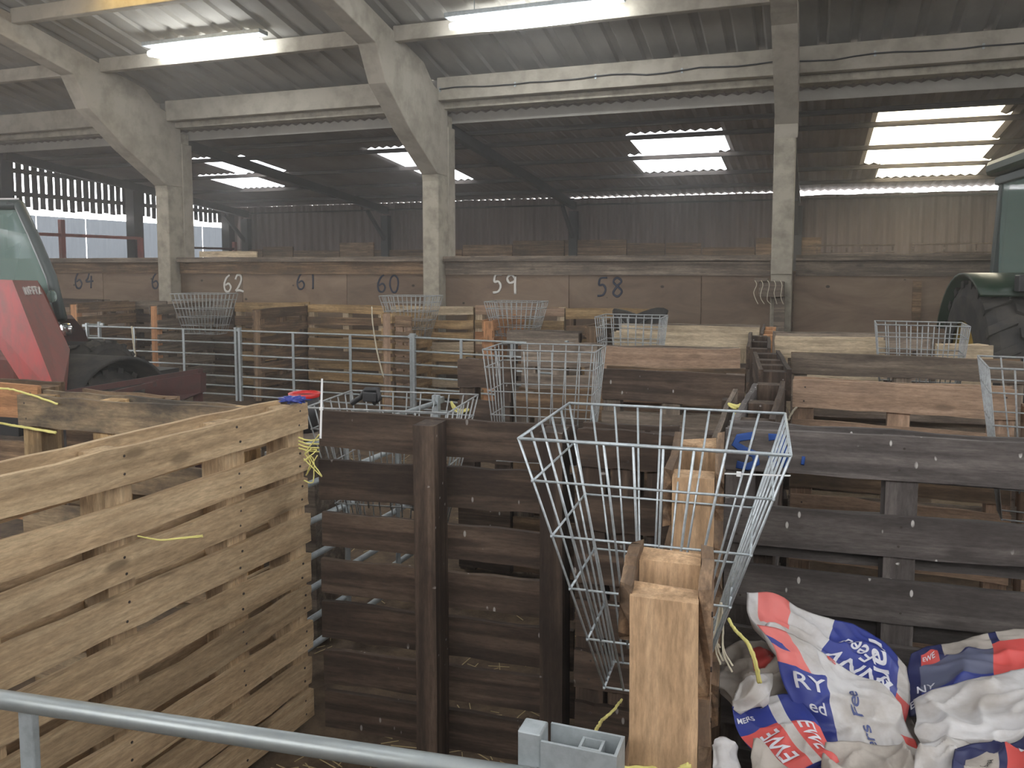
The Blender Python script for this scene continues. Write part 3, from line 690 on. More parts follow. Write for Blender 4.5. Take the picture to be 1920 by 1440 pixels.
# pen dividers of the far row, end on
div = [(-9.56, 8.62, 'orange', 'brown', 'end-on pallet divider with an orange end, far left beside the red machine'), (-8.17, 8.62, 'orange', 'grey', 'end-on pallet divider with a bright orange-red end, left of the number 62'),
       (-6.62, 8.72, 'brown', 'brown', 'end-on brown pallet divider below the number 61, behind the hurdles'), (-4.70, 8.60, 'tan', 'olive', 'end-on tan pallet divider beside the foot of the middle column'),
       (-3.36, 8.45, 'orange', 'orange', 'end-on pallet divider with a bright orange end, below the number 59'), (-2.15, 8.3, 'brown', 'brown', 'end-on brown pallet divider, rightmost of the far row')]
for i, (x, y, em, bm_, lb) in enumerate(div):
    pallet(lb, (x+.07, y), 90+R.uniform(-1.5, 1.5), 1.06, [1.2, 1.2, 1.17, 1.17, 1.12, 1.1][i], 7, 7, bm_, em, fill=.74, seed=60+i, bearers=[0, .45, .96], bearmats=[em, bm_, bm_], group='pen dividers of the far row')
pallet('brown pallet across the front of the far pen left of the bright orange-ended divider', (-4.60, 8.62), 0, .20, 1.14, 7, 0, 'brown', 'tan', fill=.8, seed=71, bearers=[0, .11], thick=.05)
pallet('grey-brown pallet leaning in the gap below the number 59', (-3.1, 8.35), 2, .8, 1.02, 6, 3, 'grey', 'dark', fill=.72, seed=72)

# hurdles
hurdle('galvanised sheep hurdle at the far left, partly behind the red machine', (-11.72, 8.78, 0), 0, 2.44)
hurdle('galvanised sheep hurdle between the two orange-ended dividers on the left', (-9.22, 8.52, 0), radians(.5), 2.42)
hurdle('galvanised sheep hurdle below the numbers 61 and 60', (-6.74, 8.54, 0), radians(-2.0), 2.44)
hurdle('galvanised sheep hurdle right of the brown post, mostly hidden by nearer pallets', (-4.25, 8.42, 0), radians(-8), 1.9)
hurdle('galvanised sheep hurdle running away behind the three-bearer dark pallet', (-1.97, 2.72, 0), radians(88), 1.35, h=.98, r=.014)
# near hurdle at the bottom of the picture
a = at(0, 1311, z=.93); b = at(845, 1438, z=.93)
rn = empty('sheep_hurdle', (-.33, 1.145, 0), 0, 'galvanised hurdle crossing the bottom left corner, nearest to the viewer', 'hurdle', 'sheep hurdles')
dr = (a-b).normalized(); e1 = b + (b-a).normalized()*.18; e0 = a + dr*.5
off = Vector((-.33, 1.145, 0))
for i, z in enumerate((.93, .77, .62, .48, .35, .23, .11)):
    MB().tube([Vector((e0.x, e0.y, z))-off, Vector((e1.x, e1.y, z))-off], .0165 if i == 0 else .011, 14).build('rail', M['galv'], rn, True)
p = at(57, 1330, z=.9); 
MB().box((p.x-.018-off.x, p.y-.012-off.y, .11), (p.x+.018-off.x, p.y+.003-off.y, .915)).build('upright', M['galvdull'], rn, bevel=.003)
p = at(1010, 1380, z=.98); q = at(1008, 1362, y=p.y)
MB().box((p.x-.028-off.x, p.y-.02-off.y, .02), (p.x+.010-off.x, p.y+.02-off.y, q.z)).build('end_post', M['galvdull'], rn, bevel=.003)
MB().beam((e1.x-off.x, e1.y-off.y, .93), (p.x-.01-off.x, p.y-off.y, .93), .025, .025).build('rail_end', M['galv'], rn)
# welded loop bracket (open box) on the post
bx0 = p.x+.012-off.x; bx1 = bx0+.118; yb0 = p.y-.028-off.y; yb1 = yb0+.058; zt_ = q.z-.006; zb_ = zt_-.05
mb = MB()
mb.box((bx0, yb0, zb_), (bx1, yb0+.005, zt_)); mb.box((bx0, yb1-.005, zb_), (bx1, yb1, zt_)); mb.box((bx1-.005, yb0+.005, zb_), (bx1, yb1-.005, zt_)); mb.box((bx0, yb0+.005, zb_), (bx1-.005, yb1-.005, zb_+.004))
mb.build('coupling_loop', M['galvdull'], rn)
mb = MB(); s0 = bx0+.055
mb.box((s0, yb0+.015, zt_-.045), (s0+.035, yb0+.019, zt_-.006)); mb.box((s0, yb0+.042, zt_-.045), (s0+.035, yb0+.046, zt_-.006)); mb.box((s0, yb0+.019, zt_-.045), (s0+.004, yb0+.042, zt_-.006)); mb.box((s0+.031, yb0+.019, zt_-.045), (s0+.035, yb0+.042, zt_-.006))
mb.build('socket', M['galvdull'], rn)

# hay racks
rack('large tapering wire hay rack in the right foreground, hooked round a splintered pallet', (-.335, 1.885, .735), radians(3), .54, .47, .20, .13, .617, 9, 5, 6, .0028, loc_off=(.02, -.03))
rack('tall narrow wire hay rack hung in the second row of pens, above the dark pallets', (-1.27, 3.99, .72), radians(5), .56, .36, .47, .16, .58, 8, 5, 6, .0032, 'wireold')
rack('wide wire hay rack with dark handles inside, sunk behind the three-bearer dark pallet', (-1.60, 3.0, .60), radians(8), .58, .46, .36, .20, .56, 9, 6, 5, .0032, 'wireold')
rack('square wire hay rack left of the divider, below the number 58', (-1.27, 6.12, .84), radians(2), .48, .40, .40, .2, .50, 8, 5, 6, .0035, 'wireold')
rack('square wire hay rack on the right, left of the green tractor tyre', (.66, 5.955, .84), radians(-2), .53, .40, .44, .2, .50, 8, 5, 6, .0035, 'wireold')
rack('wire hay rack cut off by the right edge of the picture', (.96, 3.62, .74), radians(-5), .66, .46, .5, .14, .60, 8, 5, 6, .0033, 'wireold')
rack('small far wire hay rack beside the foot of the middle column, below the number 60', (-4.55, 8.95, .86), radians(3), .66, .4, .40, .2, .50, 11, 5, 6, .0045, 'wireold')
rack('small far wire hay rack below the white number 59', (-3.12, 8.72, .84), radians(2), .62, .42, .40, .2, .48, 10, 5, 6, .0045, 'wireold')
rack('small far wire hay rack at the foot of the left column', (-7.45, 8.75, .84), radians(4), .72, .42, .5, .2, .52, 12, 5, 6, .0045, 'wireold')

# twine, ties and small things
rb_ = random.Random(31)
def px(u, v, y): return at(u, v, y=y)
cord('baler_twine', 'yellow baler twine lying over the pallet tops at the left edge, upper strand', [px(-20, 728, 2.36), px(20, 730, 2.37), px(60, 741, 2.38), px(108, 758, 2.38)], .0045, sub=8)
cord('baler_twine', 'yellow baler twine stretched along the mouldy board at the left edge, lower strand', [px(-20, 790, 2.3), px(20, 797, 2.36), px(60, 803, 2.38), px(105, 811, 2.385)], .0045, strands=3)
kn = empty('baler_twine', px(578, 850, 2.38), 0, 'yellow twine knotted round the far end of the fresh pine pallet', 'twine')
for i in range(9):
    o0 = Vector((0, 0, 0)); c = lambda s: Vector((rb_.uniform(-.05, .05), rb_.uniform(-.03, .01), rb_.uniform(-.06, .06)))*s
    if i < 4: cord('strand', '', [Vector((-.03, -.01, .055-.012*i)), Vector((.01, -.02, .05-.012*i)), Vector((.03, .02, .045-.014*i))], .0028, parent=kn, seed=i)
    else: cord('loose_end', '', [c(.2), c(.5)+Vector((.02, -.02, .0)), c(1)+Vector((.03, -.02, -.03)), c(1.1)+Vector((.025, -.02, -.07 if i % 2 else .05))], .0022, parent=kn, seed=i)
cord('baler_twine', 'thin yellow twine tucked between the pine boards of the left front pallet', [px(258, 1005, 1.745), px(300, 1012, 1.75), px(340, 1008, 1.8), px(380, 1004, 1.86)], .002, sub=6, strands=2)
for i, o in enumerate([bpy.data.objects[-1] if False else None]): pass
tw = cord('baler_twine', 'yellow twine end hanging from the right side of the large wire rack', [px(1366, 1160, 1.86), px(1378, 1180, 1.84), px(1402, 1205, 1.80), px(1416, 1240, 1.78), px(1424, 1277, 1.78)], .0035, strands=4, fray=.004, sub=8)
tw2 = cord('baler_twine', 'pale frayed strings tangled at the lower right of the large wire rack', [px(1352, 1130, 1.84), px(1350, 1170, 1.85), px(1345, 1210, 1.85), px(1356, 1240, 1.84)], .0022, 'twinepale', strands=6, fray=.03)
cord('baler_twine', 'yellow twine running down from the foot of the large wire rack to the hurdle bracket', [px(1166, 1312, 1.84), px(1150, 1332, 1.7), px(1130, 1350, 1.5), px(1116, 1372, 1.28)], .0032, sub=8)
cord('baler_twine', 'bright yellow twine crossing the bottom of the sawn-off pallet end', [px(1070, 1432, 1.17), px(1150, 1440, 1.21), px(1230, 1439, 1.284), px(1293, 1434, 1.286)], .004, strands=2, fray=.003)
cord('baler_twine', 'small yellow twine knot on the dark pallet below the tall narrow wire rack', [px(846, 753, 4.17), px(853, 764, 4.165), px(866, 769, 4.17), px(876, 767, 4.17)], .006, strands=4, fray=.02)
cord('baler_twine', 'small yellow twine knot beside the divider above the large wire rack', [px(1366, 757, 3.3), px(1380, 761, 3.28), px(1392, 758, 3.3), px(1386, 772, 3.3)], .005, strands=4, fray=.025)
cord('baler_twine', 'pale string sticking up at the left edge of the pinkish tan pallet', [px(1478, 788, 3.88), px(1484, 775, 3.88), px(1491, 766, 3.88), px(1494, 764, 3.88)], .005, 'twinepale')
cord('baler_twine', 'pale string dangling over the hurdle rails, left one of the two', [px(247, 612, 8.48), px(250, 640, 8.46), px(254, 670, 8.48), px(250, 700, 8.46)], .010, 'twinepale', strands=2, fray=.05)
cord('baler_twine', 'pale string dangling over the hurdle rails, right one of the two', [px(697, 575, 8.40), px(699, 610, 8.38), px(707, 660, 8.37), px(718, 705, 8.36)], .006, 'twinepale', strands=2, fray=.04)
def tie(label, a, b, w, headt):
    r_ = empty('cable_tie', a, 0, label, 'cable tie', 'white cable ties'); v = Vector(b)-Vector(a)
    MB().beam((0, 0, 0), v, w, w*.35).build('strap', M['ziptie'], r_); h = v*headt
    MB().box((h.x-w*.8, h.y-w*.6, h.z-w*.8), (h.x+w*.8, h.y+w*.6, h.z+w*.8)).build('head', M['ziptie'], r_, bevel=.001)
tie('white cable tie standing upright by the far end of the fresh pine pallet', px(601, 822, 2.372), px(604, 710, 2.372), .007, .5)
tie('white cable tie lying across the right side of the large wire rack', px(1360, 888, 1.75), px(1481, 892, 1.68), .006, .22)
# blue bag scrap, red-rimmed bucket
def crumple(name, label, cat, c, size, mat, seed, amp=.35, squash=1):
    bm = bmesh.new(); bmesh.ops.create_icosphere(bm, subdivisions=4, radius=1)
    for v_ in bm.verts:
        n_ = v_.co.normalized(); d = 1 + amp*(abs(noise.noise(n_*2.2 + Vector((seed, 0, 0))))*1.6-.5) + amp*.4*abs(noise.noise(n_*6+Vector((0, seed, 0))))
        v_.co = Vector((n_.x*size[0]*d, n_.y*size[1]*d, n_.z*size[2]*d))
    me = bpy.data.meshes.new(name); bm.to_mesh(me); bm.free(); me.materials.append(M[mat]); me.polygons.foreach_set('use_smooth', [True]*len(me.polygons))
    o = bpy.data.objects.new(name, me); COL.objects.link(o); o.location = c
    return tag(o, label, cat) if label else o
crumple('plastic_scrap', 'crumpled blue plastic scrap on the far top corner of the fresh pine pallet', 'plastic scrap', px(551, 749, 2.50), (.055, .03, .012), 'blueplastic', 3, .6)
bk = empty('feed_bucket', px(572, 812, 3.25), 0, 'black bucket with a bright red rim behind the fresh pine pallet', 'bucket')
bk.location.z = px(572, 737, 3.25).z - .18; bk.scale = (.58, .58, .6)
MB().lathe([(0, .10), (.0, .105), (.28, .115), (.28, .108), (.02, .1)], (0, 0, 0), 'z').build('bucket_body', M['black'], bk, True)
MB().lathe([(.27, .118), (.30, .128), (.305, .118), (.28, .108)], (0, 0, 0), 'z').build('bucket_rim', M['redplastic'], bk, True)
bx_ = MB().box((-.14, -.14, -bk.location.z), (.14, .14, 0)).build('crate', M['grey']); bx_.location = bk.location; tag(bx_, 'grey wooden box under the red-rimmed bucket', 'crate')
# dark strap bundle in the sunk rack
hb = empty('black_strap', px(692, 740, 3.02), 0, 'black rubber strap hooked inside the sunk wire rack', 'strap')
hb.scale = (.7, .7, .7)
MB().tube([(-.12, 0, -.06), (-.06, 0, -.02), (-.02, .0, .03), (.06, 0, .035), (.07, 0, -.02), (.03, 0, -.05)], .016, 8).build('strap_loop', M['black'], hb, True)
MB().box((-.03, -.03, -.04), (.06, .03, .02)).build('buckle', M['black'], hb, bevel=.008)
# fodder lumps
tag(MB().build('_', M['straw']), None) if False else None
# dark tub behind the square rack
tb = empty('rubber_tub', px(1198, 600, 8.6), 0, 'dark dented rubber tub below the number 58, behind the square wire rack', 'tub'); tb.location.z = .92
mb = MB(); prof = []
n = 20
for (z, r) in ((0, .20), (.30, .27), (.31, .265), (.03, .19)):
    for j in range(n):
        t = 2*pi*j/n; rr_ = r*(1+.10*sin(2*t+.6)+.05*sin(5*t)); mb.v.append(Vector((rr_*cos(t), rr_*sin(t)*.8, z + (.05*sin(2*t) if z > .2 else 0))))
for i in range(3):
    for j in range(n): mb.f.append((i*n+j, i*n+(j+1) % n, (i+1)*n+(j+1) % n, (i+1)*n+j)); mb.mi.append(0)
mb.f.append(tuple(range(3*n, 4*n))); mb.mi.append(0); mb.f.append(tuple(range(n))[::-1]); mb.mi.append(0)
mb.build('tub_shell', M['rubber'], tb, True)
MB().tube([(-.2, -.15, .28), (-.1, -.24, .20), (.05, -.24, .2), (.16, -.15, .28)], .012, 6).build('rope_handle', M['black'], tb, True)
st = MB().box((-.25, -.2, -.92), (.25, .2, 0)).build('crate', M['dark']); st.location = tb.location; tag(st, 'dark box carrying the dented rubber tub', 'crate')
# stake and pale top beside the square rack
sk = MB().box((-.11, -.03, -.25), (.09, .03, -.235)).box((-.04, -.05, -1.13), (.05, .05, -.25)).build('wooden_stake', M['pale']); sk.location = (-1.76, 6.9, 1.43-.07); tag(sk, 'pale wooden stake with a flat cap left of the square wire rack', 'stake')
sk.location.z = 1.13
# planks and dividing boards behind left front pen
sup = pallet('low brown pallet behind the mould-stained pallet, below the rusty frame', (-3.80, 3.35), 4, .62, 1.02, 6, 3, 'brown', 'brown', fill=.75, seed=80)

# ================================================================== VEHICLES
def wheel(root, c, R_, w, hubmat, n=28, axis='x', lug=.03, name='wheel'):
    c = Vector(c); a = 0 if axis == 'x' else 1
    mb = MB(); prof = [(-w/2, R_*.52), (-w/2, R_*.80), (-w*.44, R_*.93), (-w*.3, R_*.975), (w*.3, R_*.975), (w*.44, R_*.93), (w/2, R_*.80), (w/2, R_*.52)]
    mb.lathe(prof, c, axis, 40)
    for i in range(n):
        t = 2*pi*i/n
        for s in (-1, 1):
            tt = t + (pi/n if s > 0 else 0)
            def P(x, r, t_): 
                return c + (Vector((x, r*cos(t_), r*sin(t_))) if axis == 'x' else Vector((r*cos(t_), x, r*sin(t_))))
            dt = .55*pi/n*1.6; hw = pi/n*.42
            x0, x1 = s*w*.01, s*w*.47
            vs = [P(x0, R_*.96, tt-hw), P(x0, R_*.96, tt+hw), P(x1, R_*.90, tt+dt+hw), P(x1, R_*.90, tt+dt-hw), P(x0, R_+lug*.2, tt-hw*.8), P(x0, R_+lug*.2, tt+hw*.8), P(x1, R_*.985, tt+dt+hw*.8), P(x1, R_*.985, tt+dt-hw*.8)]
            mb.add(vs, [(0,1,2,3), (7,6,5,4), (0,4,5,1), (1,5,6,2), (2,6,7,3), (3,7,4,0)])
    wh = mb.build('tyre', M['rubber'], root, False, recalc=True)
    hb = MB()
    hb.lathe([(-w*.40, R_*.56), (-w*.46, R_*.55), (-w*.30, R_*.46), (-w*.22, R_*.25), (-w*.30, R_*.12), (-w*.30, 0.001)], c, axis, 32)
    hb.lathe([(w*.40, R_*.56), (w*.46, R_*.55), (w*.30, R_*.46), (w*.22, R_*.25), (w*.30, R_*.12), (w*.30, 0.001)], c, axis, 32)
    hub = hb.build('wheel_rim', M[hubmat], wh, True, recalc=True)
    return wh

# dark green tractor, rear towards the viewer, at the right edge
T0 = Vector((2.585, 8.35, 0))
tr = empty('tractor', T0, radians(6), 'dark green tractor with yellow wheel rims and orange rear lamp at the right edge', 'tractor')
for sx in (-1, 1):
    wheel(tr, (sx*1.0, .35, .80), .80, .50, 'yellow', 20, 'x', .05)
    wheel(tr, (sx*.92, 2.75, .55), .55, .36, 'yellow', 18, 'x', .04)
    # fender arch
    mb = MB(); n = 12
    for i in range(n+1):
        t = radians(52 + 108*i/n); 
        for (x, r) in ((-.27, .92), (.27, .92), (.27, .89), (-.27, .89)): mb.v.append(Vector((sx*1.0+x, .35 - r*cos(t)*1.0, .80 + r*sin(t)*.93)))
    for i in range(n):
        for j in range(4): mb.f.append((i*4+j, (i+1)*4+j, (i+1)*4+(j+1) % 4, i*4+(j+1) % 4)); mb.mi.append(0)
    mb.f += [(0, 1, 2, 3), (n*4+3, n*4+2, n*4+1, n*4)]; mb.mi += [0, 0]
    fd = mb.build('fender', M['green'], tr, True, recalc=True)
    MB().box((sx*1.0-.02, -.34, 1.50), (sx*1.0+.22, -.22, 1.64)).build('lamp_housing', M['black'], fd, bevel=.01)
    MB().box((sx*1.0+.03, -.355, 1.53), (sx*1.0+.13, -.335, 1.61)).build('rear_lamp', M['lampglass'], fd, bevel=.01)
# cab
cx0, cx1, cy0, cy1, cz0, cz1 = -.74, .74, -.25, 1.35, 1.15, 2.62
mb = MB()
for x in (cx0, cx1):
    for y in (cy0, cy1):
        mb.beam((x, y, cz0), (x*.93, y+(.06 if y < 0 else -.1), cz1), .08, .09)
for y, z in ((cy0, cz0), (cy1, cz0), (cy0+.05, cz1-.05), (cy1-.1, cz1-.05)): mb.beam((cx0*.97, y, z), (cx1*.97, y, z), .08, .08)
for x in (cx0, cx1):
    for z in (cz0, cz1-.05): mb.beam((x*.97, cy0, z), (x*.97, cy1, z), .07, .08)
mb.build('cab_frame', M['cabframe'], tr, bevel=.01)
MB().box((cx0-.08, cy0-.12, cz1), (cx1+.08, cy1+.1, cz1+.16)).build('cab_roof', M['green'], tr, bevel=.05)
MB().box((cx0*.95+.05, cy0+.025, cz0), (cx1*.95-.05, cy0+.035, cz1-.04)).build('rear_window', M['cabglass'], tr)
for s in (cx0, cx1): MB().box((s*.965-.004, cy0+.1, cz0+.04), (s*.965+.004, cy1-.12, cz1-.06)).build('side_window', M['cabglass'], tr)
MB().box((cx0*.95+.05, cy1-.07, cz0), (cx1*.95-.05, cy1-.06, cz1-.04)).build('windscreen', M['cabglass'], tr)
MB().prism([(-.34, 1.35, .75), (-.34, 3.15, .75), (-.34, 3.2, 1.2), (-.34, 3.0, 1.42), (-.34, 1.35, 1.62)], (.68, 0, 0)).build('bonnet', M['green'], tr, bevel=.04, recalc=True)
MB().box((-.45, -.35, .55), (.45, 1.35, 1.14)).build('rear_axle_housing', M['green'], tr, bevel=.05)
MB().box((-.2, 1.35, .45), (.2, 3.0, .76)).build('chassis', M['black'], tr)
mb = MB().beam((-.95, .35, .8), (.95, .35, .8), .18, .18); mb.beam((-.9, 2.75, .55), (.9, 2.75, .55), .12, .12); mb.build('axle', M['black'], tr)
mb = MB().box((-.22, .35, 1.14), (.22, .8, 1.30)); mb.box((-.22, .3, 1.3), (.22, .42, 1.8)); mb.build('driver_seat', M['black'], tr, bevel=.03)
MB().lathe([(0, .19), (.02, .2), (.04, .19), (.02, .17)], (0, 1.1, 1.62), 'z', 20).build('steering_wheel', M['black'], tr, True)
mb = MB().tube([(cx0-.02, cy0+.02, 1.62), (cx0+.03, cy0-.06, 1.66), (cx0+.03, cy0-.06, 2.0)], .012, 6); mb.box((cx0-.0, cy0-.09, 1.98), (cx0+.07, cy0-.03, 2.08)); mb.build('work_lamp', M['black'], tr)

# red loader machine at the left
V = lambda u, v, y: at(u, v, y=y)
base = Vector((-5.6, 4.9, 0))
rd = empty('loader', base, 0, 'faded red loader with a sloping red boom and tinted cab, at the left edge', 'loader')
def L(p): return Vector(p) - base
# sloping boom: a box section seen on two faces
f0 = [(0, 522), (-60, 522), (-60, 600), (60, 770), (116, 770), (23, 525)]
A = L(V(23, 525, 4.30)); B = L(V(112, 752, 4.05)); C_ = L(V(62, 752, 4.25)); D = L(V(-60, 560, 4.6)); E_ = L(V(-60, 522, 4.6))
A2 = L(V(70, 526, 4.95)); A3 = L(V(84, 547, 4.93)); B1 = L(V(131, 655, 4.75)); B2 = L(V(124, 752, 4.55))
D2 = L(V(20, 526, 5.3)); C2 = L(V(60, 752, 4.9))
mb = MB(); vs = [A, B, C_, D, E_, A2, A3, B1, B2, D2, C2]
mb.add(vs, [(4, 3, 2, 1, 0)]); boomf = mb
mb.add(vs, [(0, 1, 8, 7, 6, 5)], 1); mb.add(vs, [(0, 5, 9, 4), (9, 5, 6, 7, 8, 10), (4, 9, 10, 2, 3), (2, 10, 8, 1)], 1)
bo = mb.build('boom', [M['red'], M['redbrown']], rd)  # one face bright red, the rest darker: lit and shaded sides painted
# worn white lettering on the boom side
uax = (A2-A); vax = (B-A).normalized(); nrm = uax.cross(vax).normalized()
if nrm.dot(L(CAM) - A) < 0: nrm = -nrm
mb = MB()
def strk(a, b):  # a,b in (u 0..1 along top edge, v metres down)
    P = [A + uax*t[0] + vax*t[1] + nrm*.004 for t in (a, b)]; mb.tube(P, .0095, 4)
x = .26
for ch in ('N', 'I', 'I', 'T', 'X'):
    w_ = .10; t0, t1 = .075, .145
    if ch == 'N': strk((x, t1), (x, t0)); strk((x, t0), (x+w_, t1)); strk((x+w_, t1), (x+w_, t0))
    if ch == 'I': strk((x+w_*.5, t0), (x+w_*.5, t1)); strk((x+w_*.5, t0), (x+w_*1.1, t0)); strk((x+w_*.5, (t0+t1)/2), (x+w_*1, (t0+t1)/2))
    if ch == 'T': strk((x+w_*.5, t0), (x+w_*.5, t1)); strk((x, t0), (x+w_, t0))
    if ch == 'X': strk((x, t0), (x+w_, t1)); strk((x+w_, t0), (x, t1))
    x += .135
mb.build('worn_lettering', M['whitepaint'], bo)
# lower body, cab, wheels
def quadprism(pts, dy): return [Vector(p) for p in pts]
p0 = L(V(-60, 600, 5.0)); p1 = L(V(80, 755, 5.0))
MB().box((p0.x-.6, .25, -4.3+4.55+.1), (p1.x-.5, .8, .95)).build('body', M['redbrown'], rd, bevel=.04)
a = L(V(-70, 388, 5.4)); b_ = L(V(36, 384, 5.4)); c1 = L(V(62, 440, 5.4)); c2 = L(V(96, 520, 5.35)); c3 = L(V(116, 600, 5.3)); 
cf = MB(); cf.tube([L(V(20, 384, 5.4)), b_, c1, c2, c3], .045, 8); dy = Vector((-1.25, 1.0, 0))
cf.tube([p+dy for p in (L(V(20, 384, 5.4)), b_, c1, c2, c3)], .045, 8)
cf.tube([L(V(-200, 384, 5.4)), L(V(36, 384, 5.4))], .045, 8); cf.tube([b_, b_+dy], .045, 8); cf.tube([L(V(-200, 384, 5.4)), L(V(-200, 384, 5.4))+dy], .045, 8); cf.tube([L(V(-200, 384, 5.4)), L(V(-200, 600, 5.4))], .045, 8)
cf.build('cab_frame', M['cabframe'], rd, True)
g = [L(V(-198, 388, 5.4)), L(V(34, 388, 5.4)), c1+Vector((-.03, 0, 0)), c2+Vector((-.03, 0, 0)), c3+Vector((-.03, 0, 0)), L(V(-198, 600, 5.35))]
MB().prism(g, (0, .012, 0)).build('side_window', M['cabglass'], rd, recalc=True)
MB().prism([b_, c1, c2, c3, c3+dy, c2+dy, c1+dy, b_+dy][:0] or [b_+Vector((-.02, .05, 0)), c2+Vector((-.02, .05, 0)), c2+dy, b_+dy], (-.01, 0, 0)).build('windscreen', M['cabglass'], rd, recalc=True)
r0 = L(V(-200, 384, 5.4)); MB().prism([r0, b_, b_+dy, r0+dy], (0, 0, .06)).build('cab_roof', M['whitepaint'], rd, recalc=True)
MB().box((r0.x+.2, .7, .9), (c3.x-1.15, 1.7, 1.05)).build('cab_floor', M['black'], rd)
# mirror / small pale disc by the pillar and headlamp on a low red wing
m_ = L(V(94, 556, 5.2)); MB().lathe([(0, .001), (0, .05), (.02, .055), (.03, .001)], m_, 'y', 16).build('mirror', M['cabglass'], rd, True)
w0 = L(V(112, 598, 5.6)); w1 = L(V(160, 622, 5.6))
MB().prism([w0, L(V(140, 598, 5.6)), w1, L(V(166, 640, 5.6)), L(V(112, 640, 5.6))], (-.5, .42, 0)).build('wing', M['rust'], rd, recalc=True)
hl_ = L(V(120, 618, 5.52)); MB().lathe([(0, .001), (0, .055), (.05, .06), (.08, .04)], hl_, 'y', 16).build('headlamp', M['chrome'], rd, True)
wc = L(V(178, 738, 5.0)); wc.z = .46
wheel(rd, wc, .46, .40, 'redbrown', 18, 'x', .04); wheel(rd, (wc.x-1.9, wc.y+.1, .46), .46, .40, 'redbrown', 18, 'x', .04); wheel(rd, (wc.x-2.0, wc.y+1.9, .46), .46, .40, 'redbrown', 18, 'x', .04)
MB().beam((wc.x, wc.y, .46), (wc.x-2.0, wc.y+.1, .46), .14, .14).build('axle', M['black'], rd)
MB().box((wc.x-1.6, wc.y-.2, .35), (wc.x-.6, wc.y+1.6, .70)).build('chassis', M['black'], rd)
# curved dusty mudguard over the front wheel
mb = MB(); n = 14
for i in range(n+1):
    t = radians(20+150*i/n)
    for (xx, r) in ((-.30, .55), (.30, .55), (.30, .52), (-.30, .52)): mb.v.append(wc + Vector((xx, -r*cos(t), r*sin(t)*1.0)))
for i in range(n):
    for j in range(4): mb.f.append((i*4+j, (i+1)*4+j, (i+1)*4+(j+1) % 4, i*4+(j+1) % 4)); mb.mi.append(0)
mb.f += [(0, 1, 2, 3), (n*4+3, n*4+2, n*4+1, n*4)]; mb.mi += [0, 0]
mb.build('mudguard', M['rubber'], rd, True, recalc=True)
# rusty frame in front of it
rf = empty('rusty_frame', V(250, 760, 3.95), 0, 'rusty dark red steel frame with a long bar, right of the red loader', 'steel frame'); rf.location.z = 0
o_ = rf.location.copy(); q = lambda u, v, y: V(u, v, y) - o_
MB().beam(q(118, 738, 4.0), q(376, 696, 4.15), .05, .035).build('long_bar', M['rust'], rf)
MB().beam(q(150, 752, 3.75), q(290, 720, 3.9), .05, .03).build('lower_bar', M['rust'], rf)
MB().prism([q(272, 748, 4.0), q(272, 716, 4.0), q(376, 700, 4.1), q(376, 736, 4.1), q(336, 752, 4.0)], (0, .05, 0)).build('end_plate', M['rust'], rf, recalc=True)
for (u, v, y) in ((130, 738, 4.02), (300, 712, 4.08), (370, 700, 4.12)):
    p = q(u, v, y); MB().box((p.x-.02, p.y-.02, 0), (p.x+.02, p.y+.02, p.z)).build('leg', M['rust'], rf)

